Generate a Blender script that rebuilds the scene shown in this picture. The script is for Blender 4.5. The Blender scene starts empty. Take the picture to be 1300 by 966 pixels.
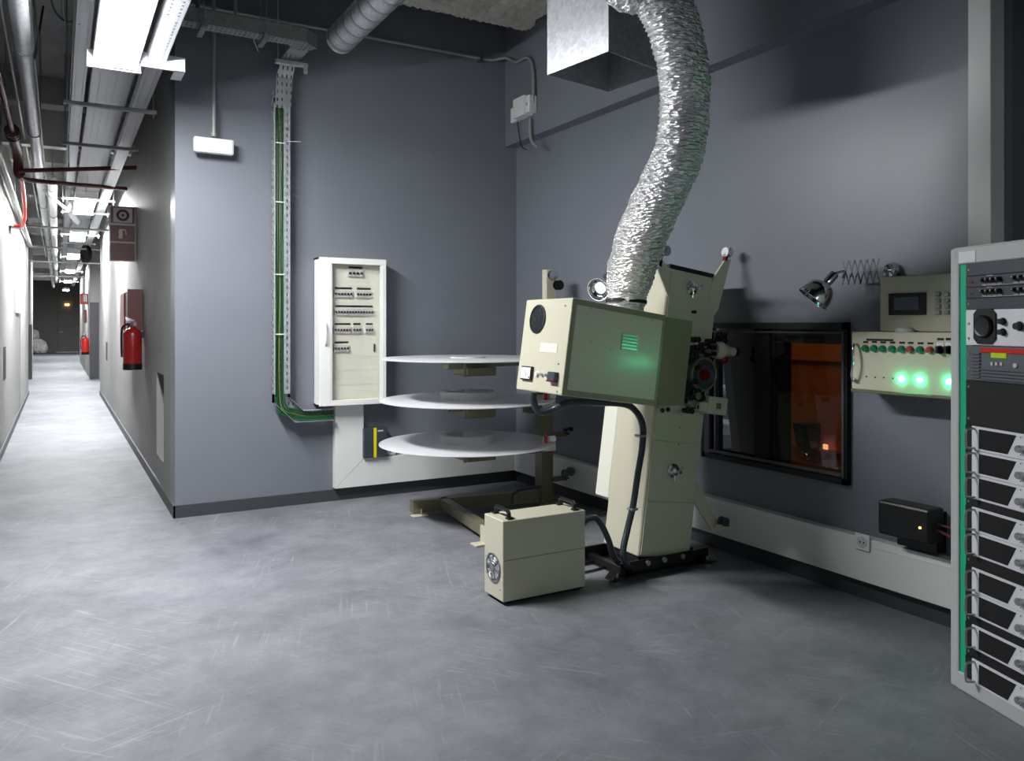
import bpy, bmesh, math, random
from mathutils import Vector, Matrix
random.seed(7)
C = bpy.context.scene.collection
SC = bpy.context.scene
# ------------------------------------------------------------------ camera, world, lamps, exposure
F, U0, V0, H = 1010.0, 650.0, 413.0, 1.33
TH = math.radians(29.7)
S, K = math.sin(TH), math.cos(TH)
cam = bpy.data.cameras.new('camera')
cam.sensor_width = 36.0
cam.lens = F / 1300 * 36
cam.shift_y = -(483 - V0) / 1300
cam.clip_start = 0.02; cam.clip_end = 200
co = bpy.data.objects.new('camera', cam); C.objects.link(co)
co.location = (0, 0, H); co.rotation_euler = (math.pi / 2, 0, -TH)
SC.camera = co
w = bpy.data.worlds.new('world'); SC.world = w; w.use_nodes = True
w.node_tree.nodes['Background'].inputs[0].default_value = (0.5, 0.55, 0.65, 1)
w.node_tree.nodes['Background'].inputs[1].default_value = 0.01
SC.view_settings.view_transform = 'Standard'; SC.view_settings.look = 'None'
SC.view_settings.exposure = 1.4; SC.view_settings.gamma = 1.0; SC.view_settings.use_curve_mapping = False
LUM = 68.0          # corridor luminaire emission
REAR = 8.0         # power of the added fill light behind the camera
def area(name, loc, rot, sx, sy, power, col=(1, 1, 1)):
    l = bpy.data.lights.new(name, 'AREA'); l.shape = 'RECTANGLE'; l.size = sx; l.size_y = sy
    l.energy = power; l.color = col
    o = bpy.data.objects.new(name, l); C.objects.link(o); o.location = loc; o.rotation_euler = rot
    return o
area('rear_fill', (0.8, -2.7, 1.80), (math.radians(88), 0, math.radians(-22)), 1.4, 0.3, REAR, (0.93, 0.96, 1.0))  # unseen fill, added to brighten the sides facing the camera

# ------------------------------------------------------------------ pixel ray helpers (a ray from the lens to a real plane)
def onX(u, v, x):
    r = (u - U0) / F; y = x * (K - r * S) / (S + r * K); Z = x * S + y * K
    return Vector((x, y, H + (V0 - v) / F * Z))
def onY(u, v, y):
    r = (u - U0) / F; x = y * (S + r * K) / (K - r * S); Z = x * S + y * K
    return Vector((x, y, H + (V0 - v) / F * Z))
def onZ(u, v, z):
    Z = F * (H - z) / (v - V0); X = (u - U0) / F * Z
    return Vector((X * K + Z * S, -X * S + Z * K, z))

# ------------------------------------------------------------------ materials
def _mat(name):
    m = bpy.data.materials.new(name); m.use_nodes = True
    return m, m.node_tree.nodes, m.node_tree.links, m.node_tree.nodes['Principled BSDF']
def lin(c):
    return tuple(((x / 255) / 12.92 if x / 255 <= .04045 else ((x / 255 + .055) / 1.055) ** 2.4) for x in c) + (1,)
def mat(name, rgb, rough=.5, metal=0, noise=0, scale=8, bump=0, bscale=60, spec=.5, coat=0, emit=None, es=0, detail=4):
    m, n, l, b = _mat(name)
    c = lin(rgb)
    b.inputs['Base Color'].default_value = c
    b.inputs['Roughness'].default_value = rough
    b.inputs['Metallic'].default_value = metal
    b.inputs['Specular IOR Level'].default_value = spec
    if coat: b.inputs['Coat Weight'].default_value = coat; b.inputs['Coat Roughness'].default_value = .07
    if emit: b.inputs['Emission Color'].default_value = lin(emit); b.inputs['Emission Strength'].default_value = es
    tc = n.new('ShaderNodeTexCoord')
    if noise:
        t = n.new('ShaderNodeTexNoise'); t.inputs['Scale'].default_value = scale; t.inputs['Detail'].default_value = detail
        l.new(tc.outputs['Object'], t.inputs['Vector'])
        r = n.new('ShaderNodeValToRGB')
        r.color_ramp.elements[0].position = .3; r.color_ramp.elements[1].position = .7
        r.color_ramp.elements[0].color = tuple(x * (1 - noise) for x in c[:3]) + (1,)
        r.color_ramp.elements[1].color = tuple(min(1, x * (1 + noise)) for x in c[:3]) + (1,)
        l.new(t.outputs['Fac'], r.inputs['Fac']); l.new(r.outputs['Color'], b.inputs['Base Color'])
    if bump:
        t2 = n.new('ShaderNodeTexNoise'); t2.inputs['Scale'].default_value = bscale; t2.inputs['Detail'].default_value = 3
        l.new(tc.outputs['Object'], t2.inputs['Vector'])
        bp = n.new('ShaderNodeBump'); bp.inputs['Strength'].default_value = bump; bp.inputs['Distance'].default_value = .01
        l.new(t2.outputs['Fac'], bp.inputs['Height']); l.new(bp.outputs['Normal'], b.inputs['Normal'])
    return m
def math_node(n, l, op, a, b_=None, c_=None):
    q = n.new('ShaderNodeMath'); q.operation = op
    for i, x in enumerate((a, b_, c_)):
        if x is None: continue
        if isinstance(x, (int, float)): q.inputs[i].default_value = x
        else: l.new(x, q.inputs[i])
    return q.outputs[0]
def perforated(name, axis_long, axis_cross, rgb=(190, 192, 195), pl=.05, pc=.03, hl=.45, hc=.3):
    """zinc sheet with rows of slots cut right through"""
    m, n, l, b = _mat(name)
    b.inputs['Base Color'].default_value = lin(rgb); b.inputs['Metallic'].default_value = .75; b.inputs['Roughness'].default_value = .42
    tc = n.new('ShaderNodeTexCoord'); sp = n.new('ShaderNodeSeparateXYZ'); l.new(tc.outputs['Object'], sp.inputs[0])
    a = sp.outputs['XYZ'.index(axis_long)]; c = sp.outputs['XYZ'.index(axis_cross)]
    fa = math_node(n, l, 'FRACT', math_node(n, l, 'DIVIDE', a, pl)); fc = math_node(n, l, 'FRACT', math_node(n, l, 'DIVIDE', c, pc))
    ha = math_node(n, l, 'LESS_THAN', math_node(n, l, 'ABSOLUTE', math_node(n, l, 'SUBTRACT', fa, .5)), hl / 2)
    hcn = math_node(n, l, 'LESS_THAN', math_node(n, l, 'ABSOLUTE', math_node(n, l, 'SUBTRACT', fc, .5)), hc / 2)
    hole = math_node(n, l, 'MULTIPLY', ha, hcn)
    tr = n.new('ShaderNodeBsdfTransparent'); mx = n.new('ShaderNodeMixShader')
    l.new(hole, mx.inputs[0]); l.new(b.outputs[0], mx.inputs[1]); l.new(tr.outputs[0], mx.inputs[2])
    l.new(mx.outputs[0], n['Material Output'].inputs['Surface'])
    return m
def glassmat(name, refl=.12, tint=(1, 1, 1, 1), rough=.01):
    m, n, l, b = _mat(name)
    n.remove(b)
    tr = n.new('ShaderNodeBsdfTransparent'); tr.inputs[0].default_value = tint
    gl = n.new('ShaderNodeBsdfGlossy'); gl.inputs['Roughness'].default_value = rough
    fr = n.new('ShaderNodeLayerWeight'); fr.inputs[0].default_value = .5
    ad = math_node(n, l, 'MULTIPLY_ADD', math_node(n, l, 'POWER', fr.outputs['Facing'], 5.0), .9, .04 + refl)
    mx = n.new('ShaderNodeMixShader'); l.new(ad, mx.inputs[0]); l.new(tr.outputs[0], mx.inputs[1]); l.new(gl.outputs[0], mx.inputs[2])
    l.new(mx.outputs[0], n['Material Output'].inputs['Surface'])
    return m
def emis(name, rgb, s):
    m, n, l, b = _mat(name); n.remove(b)
    e = n.new('ShaderNodeEmission'); e.inputs[0].default_value = lin(rgb); e.inputs[1].default_value = s
    l.new(e.outputs[0], n['Material Output'].inputs['Surface'])
    return m
def concrete():
    m, n, l, b = _mat('power_floated_concrete')
    tc = n.new('ShaderNodeTexCoord')
    def noise(scale, det, rough=.6, stretch=None, rot=0):
        t = n.new('ShaderNodeTexNoise'); t.inputs['Scale'].default_value = scale; t.inputs['Detail'].default_value = det
        t.inputs['Roughness'].default_value = rough
        if stretch: t.inputs['Distortion'].default_value = .35
        mp = n.new('ShaderNodeMapping'); mp.vector_type = 'TEXTURE'; mp.inputs['Rotation'].default_value = (0, 0, rot)
        if stretch: mp.inputs['Scale'].default_value = (1 / stretch[0], 1 / stretch[1], 1)
        l.new(tc.outputs['Object'], mp.inputs[0]); l.new(mp.outputs[0], t.inputs['Vector'])
        return t.outputs['Fac']
    r = n.new('ShaderNodeValToRGB'); e = r.color_ramp.elements
    e[0].position = .30; e[0].color = lin((80, 83, 89)); e[1].position = .68; e[1].color = lin((138, 139, 144))
    big = math_node(n, l, 'ADD', math_node(n, l, 'MULTIPLY', noise(1.3, 6), .6), math_node(n, l, 'MULTIPLY', noise(6, 8, .75), .4))
    big = math_node(n, l, 'ADD', math_node(n, l, 'MULTIPLY', big, .72), math_node(n, l, 'MULTIPLY', noise(2.6, 10, .8), .28)); l.new(big, r.inputs[0])
    # pale trowel scratches, several directions
    prev = r.outputs[0]
    for sc, rot, thr in (((.9, 30, 1), .35, .58), ((1.1, 34, 1), -.95, .57), ((1.0, 26, 1), 1.25, .58), ((1.4, 22, 1), 2.3, .58), ((1.2, 40, 1), -.3, .60)):
        s1 = noise(2.2, 4, .6, sc, rot)
        rr = n.new('ShaderNodeValToRGB'); rr.color_ramp.elements[0].position = thr; rr.color_ramp.elements[1].position = thr + .09
        l.new(s1, rr.inputs[0])
        mx = n.new('ShaderNodeMix'); mx.data_type = 'RGBA'
        mk = n.new('ShaderNodeValToRGB'); mk.color_ramp.elements[0].position = .50; mk.color_ramp.elements[1].position = .62
        l.new(noise(1.1 + rot * .3, 3, .6, None, rot), mk.inputs[0])
        l.new(math_node(n, l, 'MULTIPLY', math_node(n, l, 'MULTIPLY', rr.outputs[0], mk.outputs[0]), .24), mx.inputs['Factor']); l.new(prev, mx.inputs['A'])
        mx.inputs['B'].default_value = lin((178, 180, 184)); prev = mx.outputs['Result']
    v = noise(45, 3); rr = n.new('ShaderNodeValToRGB'); rr.color_ramp.elements[0].position = .70; rr.color_ramp.elements[1].position = .76
    l.new(v, rr.inputs[0]); mx = n.new('ShaderNodeMix'); mx.data_type = 'RGBA'
    l.new(math_node(n, l, 'MULTIPLY', rr.outputs[0], .4), mx.inputs['Factor']); l.new(prev, mx.inputs['A'])
    mx.inputs['B'].default_value = lin((195, 196, 198)); prev = mx.outputs['Result']
    l.new(prev, b.inputs['Base Color'])
    b.inputs['Roughness'].default_value = .62; b.inputs['Specular IOR Level'].default_value = .35
    bp = n.new('ShaderNodeBump'); bp.inputs['Strength'].default_value = .15; bp.inputs['Distance'].default_value = .004
    l.new(noise(30, 5), bp.inputs['Height']); l.new(bp.outputs[0], b.inputs['Normal'])
    return m
def zinc(name, rgb=(175, 178, 182), rough=.35):
    m, n, l, b = _mat(name)
    tc = n.new('ShaderNodeTexCoord'); v = n.new('ShaderNodeTexVoronoi'); v.inputs['Scale'].default_value = 55
    l.new(tc.outputs['Object'], v.inputs['Vector'])
    hs = n.new('ShaderNodeValToRGB'); c = lin(rgb)
    hs.color_ramp.elements[0].color = tuple(x * .8 for x in c[:3]) + (1,); hs.color_ramp.elements[1].color = tuple(min(1, x * 1.15) for x in c[:3]) + (1,)
    l.new(v.outputs['Color'], hs.inputs[0]); l.new(hs.outputs[0], b.inputs['Base Color'])
    b.inputs['Metallic'].default_value = .65
    q = math_node(n, l, 'MULTIPLY_ADD', v.outputs['Distance'], .15, rough); l.new(q, b.inputs['Roughness'])
    return m
def foilmat():
    m, n, l, b = _mat('crinkled_foil')
    b.inputs['Base Color'].default_value = lin((250, 250, 251)); b.inputs['Metallic'].default_value = .9; b.inputs['Roughness'].default_value = .34
    tc = n.new('ShaderNodeTexCoord')
    v = n.new('ShaderNodeTexVoronoi'); v.feature = 'F1'; v.inputs['Scale'].default_value = 30
    mp = n.new('ShaderNodeMapping'); mp.inputs['Scale'].default_value = (1, 1, 3.4); l.new(tc.outputs['Object'], mp.inputs[0])
    nz = n.new('ShaderNodeTexNoise'); nz.inputs['Scale'].default_value = 30; nz.inputs['Detail'].default_value = 5
    l.new(mp.outputs[0], nz.inputs[0]); l.new(mp.outputs[0], v.inputs['Vector'])
    h = math_node(n, l, 'ADD', v.outputs['Distance'], math_node(n, l, 'MULTIPLY', nz.outputs['Fac'], 1.3))
    bp = n.new('ShaderNodeBump'); bp.inputs['Strength'].default_value = .9; bp.inputs['Distance'].default_value = .02
    l.new(h, bp.inputs['Height']); l.new(bp.outputs[0], b.inputs['Normal'])
    return m
M = {}
M['floor'] = concrete()
M['wall'] = mat('dark_grey_paint', (117, 121, 129), .38, noise=.04, scale=2, bump=.05, bscale=40, spec=.4)
M['cwall'] = mat('corridor_grey_paint', (148, 148, 146), .66, noise=.06, scale=3, bump=.05, bscale=30, spec=.25)
M['dark'] = mat('dark_grey_end_paint', (118, 118, 116), .7, noise=.1)
M['black'] = mat('black_lacquer', (8, 9, 10), .42)
M['blackm'] = mat('matt_black', (12, 12, 13), .7)
M['ceil'] = mat('raw_concrete_ceiling', (178, 178, 175), .9, noise=.15, scale=4, bump=.3, bscale=20)
M['ceilroom'] = mat('dark_ceiling_paint', (24, 25, 27), .9, noise=.1)
M['base'] = mat('dark_rubber_skirting', (62, 64, 68), .5)
M['white'] = mat('white_plastic', (226, 227, 226), .35)
M['trunk'] = mat('white_pvc_trunking', (228, 230, 226), .42)
M['cabinet'] = mat('white_powder_coat', (236, 237, 232), .35)
M['cream'] = mat('cream_chassis', (226, 226, 210), .45)
M['beige'] = mat('beige_enamel', (203, 199, 176), .3, coat=.35)
M['beiged'] = mat('olive_beige_enamel', (112, 110, 84), .35, coat=.2)
M['zinc'] = zinc('galvanised_sheet', (200, 203, 206), .36)
M['zincd'] = zinc('dull_galvanised_sheet', (160, 162, 163), .5)
M['steel'] = mat('steel', (180, 182, 184), .3, metal=.9)
M['chrome'] = mat('polished_chrome', (225, 225, 228), .1, metal=1)
M['foil'] = foilmat()
M['conduit'] = mat('grey_conduit', (150, 155, 150), .4, metal=.2)
M['foam'] = mat('sprayed_fire_insulation', (212, 210, 198), .95, noise=.15, scale=25, bump=1, bscale=70)
M['disc'] = mat('brushed_aluminium_disc', (225, 225, 228), .33, metal=.35)
M['redpipe'] = mat('red_oxide_pipe', (92, 40, 36), .45, noise=.15)
M['red'] = mat('signal_red', (150, 26, 28), .3, coat=.3)
M['redbright'] = mat('bright_red', (205, 40, 25), .35)
M['maroon'] = mat('photoluminescent_maroon', (108, 52, 52), .4)
M['pale'] = mat('pale_sign_print', (205, 200, 198), .5)
M['rubber'] = mat('black_rubber_hose', (46, 58, 62), .35)
M['green'] = mat('green_earth_cable', (14, 92, 52), .45)
M['greend'] = mat('dark_green_cable', (16, 66, 45), .45)
M['yellow'] = mat('yellow_tape', (235, 225, 20), .4)
M['yellowgreen'] = mat('yellow_earth_cable', (120, 122, 50), .45)
M['graybox'] = mat('slate_plastic', (62, 68, 76), .4)
M['grey'] = mat('rack_grey', (188, 191, 190), .4)
M['rackgreen'] = mat('rack_green', (16, 185, 135), .35)
M['silver'] = mat('silver_anodised', (228, 229, 233), .38, metal=.1)
M['ups'] = mat('grey_plastic_fascia', (92, 99, 104), .45)
M['lcd'] = mat('lcd_green', (120, 150, 20), .3, emit=(130, 160, 20), es=.25)
M['btngreen'] = mat('green_button', (20, 110, 85), .3)
M['btnred'] = mat('red_button', (165, 60, 55), .3)
M['knobred'] = mat('dark_red_knob', (120, 8, 14), .25)
M['screen'] = mat('grey_screen', (80, 92, 104), .15)
M['glass'] = glassmat('clear_glass', .0)
M['portglass'] = glassmat('port_glass', .0, (.9, .9, .9, 1))
M['darkglass'] = mat('dark_port_glass', (104, 106, 110), .02, metal=1)
M['theatre'] = mat('auditorium_wall_paint', (196, 120, 62), .8, noise=.1)
M['lamp'] = emis('luminaire_diffuser', (252, 253, 255), LUM)
M['ledgreen'] = emis('green_led_lens', (40, 255, 165), 75)
M['beigedoor'] = mat('pale_beige_enamel', (220, 216, 195), .34, coat=.5)
M['beigedoor'].node_tree.nodes['Principled BSDF'].inputs['Coat Roughness'].default_value = .17
M['surround'] = mat('border_and_hood_shade', (150, 147, 124), .32, coat=.3)
M['darksteel'] = mat('dark_steel', (92, 95, 100), .35, metal=.6)
M['ledamber'] = emis('amber_led_lens', (255, 190, 60), 8)
M['led_lamp'] = emis('auditorium_lamp_lens', (255, 180, 120), .45)
M['perfY'] = perforated('perforated_tray_steel', 'Y', 'X', pl=.05, pc=.05, hl=.30, hc=.20)
M['perfX'] = perforated('perforated_tray_steel_cross', 'X', 'Y', pl=.03, pc=.045, hl=.4, hc=.5)
M['perfZ'] = perforated('perforated_riser_steel', 'Z', 'X', pl=.055, pc=.032, hl=.5, hc=.3)
M['ventmesh'] = mat('black_vent_mesh', (10, 10, 12), .6, bump=.8, bscale=300)
M['plastic'] = mat('clear_packing_film', (215, 216, 216), .4)

# ------------------------------------------------------------------ mesh builder
class G:
    def __init__(self): self.bm = bmesh.new()
    def _xf(self, vs, M4):
        bmesh.ops.transform(self.bm, matrix=M4, verts=vs)
    def box(self, x0, y0, z0, x1, y1, z1, bev=0, mi=0, seg=1):
        n0 = len(self.bm.faces)
        r = bmesh.ops.create_cube(self.bm, size=1)
        vs = r['verts']
        M4 = Matrix.Translation(((x0 + x1) / 2, (y0 + y1) / 2, (z0 + z1) / 2)) @ Matrix.Diagonal((abs(x1 - x0), abs(y1 - y0), abs(z1 - z0), 1))
        self._xf(vs, M4)
        if bev:
            es = list({e for v in vs for e in v.link_edges})
            bmesh.ops.bevel(self.bm, geom=es, offset=bev, segments=seg, affect='EDGES', profile=.5)
        return self
    def prism(self, pts, off):
        """polygon pts (3D) extruded by vector off"""
        off = Vector(off)
        a = [self.bm.verts.new(p) for p in pts]; b = [self.bm.verts.new(Vector(p) + off) for p in pts]
        n = len(pts)
        fs = [self.bm.faces.new(a), self.bm.faces.new(b[::-1])]
        for i in range(n):
            fs.append(self.bm.faces.new((a[i], b[i], b[(i + 1) % n], a[(i + 1) % n])))
        bmesh.ops.recalc_face_normals(self.bm, faces=fs)
        return self
    def cyl(self, p, q, r, r2=None, seg=20, cap=True):
        p, q = Vector(p), Vector(q); d = q - p
        rr = bmesh.ops.create_cone(self.bm, cap_ends=cap, segments=seg, radius1=r, radius2=r if r2 is None else r2, depth=d.length)
        M4 = Matrix.Translation((p + q) / 2) @ d.to_track_quat('Z', 'Y').to_matrix().to_4x4()
        self._xf(rr['verts'], M4)
        return self
    def lathe(self, p, axis, prof, seg=32):
        """prof: list of (radius, distance along axis)"""
        p = Vector(p); q = Vector(axis).to_track_quat('Z', 'Y').to_matrix().to_4x4(); M4 = Matrix.Translation(p) @ q
        rings = []
        for r, h in prof:
            if r < 1e-5: rings.append([self.bm.verts.new(M4 @ Vector((0, 0, h)))])
            else: rings.append([self.bm.verts.new(M4 @ Vector((r * math.cos(2 * math.pi * i / seg), r * math.sin(2 * math.pi * i / seg), h))) for i in range(seg)])
        for a, b in zip(rings, rings[1:]):
            for i in range(seg):
                j = (i + 1) % seg
                if len(a) == 1 and len(b) == 1: continue
                if len(a) == 1: self.bm.faces.new((a[0], b[i], b[j]))
                elif len(b) == 1: self.bm.faces.new((a[i], a[j], b[0]))
                else: self.bm.faces.new((a[i], a[j], b[j], b[i]))
        return self
    def sphere(self, p, r, seg=16, sc=(1, 1, 1)):
        rr = bmesh.ops.create_uvsphere(self.bm, u_segments=seg, v_segments=seg // 2 + 2, radius=r)
        self._xf(rr['verts'], Matrix.Translation(p) @ Matrix.Diagonal((*sc, 1)))
        return self
    def tube(self, pts, r, seg=12, smooth=0, rad=None, cap=True, wob=0):
        P = [Vector(p) for p in pts]
        if smooth:
            Q = []; R = []
            n = len(P)
            for i in range(n - 1):
                p0, p1, p2, p3 = P[max(0, i - 1)], P[i], P[i + 1], P[min(n - 1, i + 2)]
                for k in range(smooth):
                    t = k / smooth
                    Q.append(.5 * ((2 * p1) + (p2 - p0) * t + (2 * p0 - 5 * p1 + 4 * p2 - p3) * t * t + (3 * p1 - p0 - 3 * p2 + p3) * t ** 3))
                    if rad: R.append(rad[i] + (rad[i + 1] - rad[i]) * t)
            Q.append(P[-1])
            if rad: R.append(rad[-1])
            P = Q; rad = R or None
        rings = []; up = None
        for i, p in enumerate(P):
            d = (P[min(i + 1, len(P) - 1)] - P[max(i - 1, 0)]).normalized()
            if up is None:
                up = Vector((0, 0, 1)) if abs(d.z) < .9 else Vector((1, 0, 0))
            a = d.cross(up).normalized(); up = a.cross(d).normalized()
            rr = rad[i] if rad else r
            rings.append([self.bm.verts.new(p + (a * math.cos(2 * math.pi * k / seg) + up * math.sin(2 * math.pi * k / seg)) * rr * (1 + (random.uniform(-wob, wob) if wob else 0))) for k in range(seg)])
        for a, b in zip(rings, rings[1:]):
            for k in range(seg):
                self.bm.faces.new((a[k], a[(k + 1) % seg], b[(k + 1) % seg], b[k]))
        if cap:
            self.bm.faces.new(rings[0][::-1]); self.bm.faces.new(rings[-1])
        return self
    def torus(self, p, axis, R, r, seg=32, s2=10, a0=0, a1=2 * math.pi):
        q = Vector(axis).to_track_quat('Z', 'Y').to_matrix(); p = Vector(p)
        full = abs(a1 - a0 - 2 * math.pi) < 1e-6
        n = seg if full else seg + 1
        rings = []
        for i in range(n):
            t = a0 + (a1 - a0) * i / seg
            rings.append([self.bm.verts.new(p + q @ Vector(((R + r * math.cos(2 * math.pi * k / s2)) * math.cos(t), (R + r * math.cos(2 * math.pi * k / s2)) * math.sin(t), r * math.sin(2 * math.pi * k / s2)))) for k in range(s2)])
        m = n if full else n - 1
        for i in range(m):
            a, b = rings[i], rings[(i + 1) % n]
            for k in range(s2): self.bm.faces.new((a[k], b[k], b[(k + 1) % s2], a[(k + 1) % s2]))
        return self
SPLIT = {'end_cap', 'guide_roller', 'sprocket', 'threading_knob', 'rack_ear', 'levelling_foot', 'bolt', 'foot', 'screw', 'green_strip', 'mounting_rail', 'side_panel', 'shaft_hub', 'spoke', 'fan_blade', 'grille_spoke', 'louvre', 'key', 'louvre_rib', 'status_light', 'small_hole', 'pin_hole', 'hose_clip'}
def build(name, g, m, parent=None, *a, **k):
    if name not in SPLIT: return build1(name, g, m, parent, *a, **k)
    seen = set(); first = None
    g.bm.verts.ensure_lookup_table()
    for v in list(g.bm.verts):
        if v in seen: continue
        st = [v]; isl = {v}
        while st:
            q = st.pop()
            for e in q.link_edges:
                o_ = e.other_vert(q)
                if o_ not in isl: isl.add(o_); st.append(o_)
        seen |= isl
        h = G(); mp = {}
        for q in isl: mp[q] = h.bm.verts.new(q.co)
        for f in {f for q in isl for f in q.link_faces}:
            h.bm.faces.new([mp[q] for q in f.verts])
        o = build1(name, h, m, parent, *a, **k)
        first = first or o
    g.bm.free()
    return first
def build1(name, g, m, parent=None, label=None, smooth=False, org=None, kind=None, cat=None, group=None):
    """links ONE mesh; parent = its thing (an Empty) or part; org = origin subtracted from world coordinates"""
    me = bpy.data.meshes.new(name)
    if org is None and parent is not None: org = parent.get('_org')
    bmesh.ops.recalc_face_normals(g.bm, faces=g.bm.faces)
    if org is not None: bmesh.ops.translate(g.bm, vec=-Vector(org), verts=g.bm.verts)
    if parent is None and org is not None: pass
    g.bm.to_mesh(me); g.bm.free()
    for mm in (m if isinstance(m, (list, tuple)) else [m]): me.materials.append(mm)
    if smooth:
        for p in me.polygons: p.use_smooth = True
    o = bpy.data.objects.new(name, me); C.objects.link(o)
    if smooth:
        md = o.modifiers.new('edge', 'EDGE_SPLIT'); md.split_angle = math.radians(35)
    if parent is not None:
        o.parent = parent
        if parent.get('_org') is not None: ORG[o.name] = 1; o['_org'] = parent['_org']
    elif org is not None: o.location = org
    if label: o['label'] = label
    if kind: o['kind'] = kind
    if cat: o['category'] = cat
    if group: o['group'] = group
    return o
ORG = {}
def thing(name, label, cat, loc=(0, 0, 0), rot=(0, 0, 0), group=None, world=True):
    """Empty at the base of the thing. world=True: its parts are given in world coordinates"""
    o = bpy.data.objects.new(name, None); C.objects.link(o); o.empty_display_size = .1
    o.location = loc; o.rotation_euler = rot; o['label'] = label; o['category'] = cat
    if group: o['group'] = group
    if world: o['_org'] = list(loc)
    return o
def single(name, g, m, label, cat, loc=None, smooth=False, group=None):
    """a thing that is one mesh; origin at its base"""
    if loc is None:
        xs = [v.co for v in g.bm.verts]
        loc = (sum(v.x for v in xs) / len(xs), sum(v.y for v in xs) / len(xs), min(v.z for v in xs))
    return build(name, g, m, None, label, smooth, org=loc, cat=cat, group=group)
def struct(name, g, m, label=None):
    return build(name, g, m, None, label, kind='structure')
def tree(o, parent=None):
    c = o.copy(); C.objects.link(c)
    if parent is not None: c.parent = parent
    for ch in list(o.children): tree(ch, c)
    return c

# ------------------------------------------------------------------ the setting
XR, YA = 3.42, 5.92         # wall on the right, wall at the back of the room
XC = .70                    # corridor right wall
CZ = 4.0
struct('floor', G().box(-3, -3.6, -.12, 3.9, 47, 0), M['floor'], 'scuffed grey power floated concrete floor')
struct('wall_back', G().box(XC, YA, 0, 3.9, YA + .25, CZ), M['wall'], 'dark grey painted wall behind the switchboard')
# corridor right wall with the low niche
g = G()
g.box(XC, 6.17, 0, XC + .3, 6.59, 3.6); g.box(XC, 6.59, 0, XC + .3, 7.10, .28); g.box(XC, 6.59, .95, XC + .3, 7.10, 3.6); g.box(XC, 7.10, 0, XC + .3, 17.2, 3.6)
g.box(XC + .29, 6.5, .2, XC + .34, 7.2, 1.05)
struct('wall_corridor_right', g, M['cwall'], 'grey corridor wall carrying the red fire extinguisher')
g = G().box(1.3, 17.2, 0, 1.5, 22.3, 3.6).box(.68, 22.3, 0, 1.5, 33, 3.6).box(1.1, 33, 0, 1.5, 45.2, 3.6)
struct('wall_corridor_far_right', g, M['cwall'])
g = G().box(-.75, 6.6, 0, -.5, 17.9, 3.6)
struct('wall_corridor_left', g, M['cwall'])
g = G().box(-1.5, 17.9, 0, -1.3, 23, 3.6).box(-1.5, 23, 0, -.595, 25, 3.6).box(-1.6, 25, 0, -1.3, 45.2, 3.6)
struct('wall_corridor_far_left', g, M['cwall'])
g = G().box(-3.2, -3.6, 0, -3, 6.6, CZ).box(-3.2, 6.6, 0, -.5, 6.8, CZ)
struct('wall_left', g, M['wall'])
struct('wall_light_mask', G().box(-3.0, -1.5, 0, -.1, -1.38, CZ).box(2.1, -1.5, 0, 3.72, -1.38, CZ).box(-.1, -1.5, 2.06, 2.1, -1.38, CZ), M['wall'])  # unseen wall, added so its lintel keeps the fill off the upper wall
struct('wall_rear', G().box(-3.2, -3.8, 0, 3.9, -3.6, CZ), M['wall'])
# right wall with the port opening; upper part stands proud
PY0, PY1, PZ0, PZ1 = 2.63, 3.12, .62, 1.25
T = .14
g = G()
g.box(XR, 3.62, 0, XR + T, YA, 2.86); g.box(XR, 1.83, 0, XR + T, 2.60, 2.86)
g.box(XR, 2.60, 0, XR + T, 3.62, .55); g.box(XR, 2.60, 1.33, XR + T, 3.62, 2.86)
g.box(3.31, 1.83, 2.85, XR + T, YA, CZ)
struct('wall_right', g, M['wall'], 'dark grey painted wall with projection port, upper part standing proud')
struct('wall_front', G().box(3.72, -3.6, 0, 3.9, 1.83, CZ).box(3.56, 1.78, 0, 3.9, 1.84, CZ), M['blackm'])
g = G().box(-3.2, -3.8, CZ, 3.9, 6.2, CZ + .15)
struct('ceiling_room', g, M['ceilroom'])
g = G().box(-1.6, 6.2, 3.6, 1.6, 45.4, 3.75)
struct('ceiling_corridor', g, M['ceil'], 'bare concrete corridor ceiling')
for i in range(12): struct('trim_%d' % (10 + i), G().box(-1.3 if i > 4 else -.5, 8.4 + i * 3, 3.35, 1.1 if i > 8 else .68, 8.62 + i * 3, 3.6), M['ceil'])
struct('wall_corridor_end', G().box(-1.6, 45, 0, 1.5, 45.2, 3.6), M['dark'])
struct('trim_5', G().box(-.5, 9.6, 3.20, .70, 9.75, 3.6), M['white'], 'white painted bulkhead under the corridor ceiling')
# end door with transom strip and the lit gap beneath
d = build('door_1', G().box(-.02, 44.93, .01, .95, 45.0, 2.05, .01), M['dark'], None, 'dark grey door at the far end of the corridor', kind='structure')
build('door_handle', G().cyl((.06, 44.86, 1.0), (.2, 44.86, 1.0), .012).cyl((.06, 44.86, 1.0), (.06, 44.93, 1.0), .015), M['steel'], d)
build('door_gap_light', G().box(-.1, 44.7, 0, 1.05, 44.95, .03), M['white'], d)  # white slab stands in for the light showing under the door
single('exit_lamp', G().box(.28, 44.9, 2.3, .48, 45.0, 2.4, .01), emis('exit_lamp_lens', (255, 190, 110), 1.6), 'small amber lit lamp high on the dark wall closing the corridor', 'lamp')
# skirting
struct('baseboard_back', G().box(XC - .012, YA - .012, 0, XR, YA, .085), M['base'])
struct('baseboard_corridor_right', G().box(XC - .012, YA - .012, 0, XC, 17.2, .085), M['base'])
struct('baseboard_corridor_left', G().box(-.5, 6.6, 0, -.488, 17.9, .085), M['base'])
struct('baseboard_right', G().box(XR - .012, 1.83, 0, XR, YA - .012, .085), M['base'])
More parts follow.
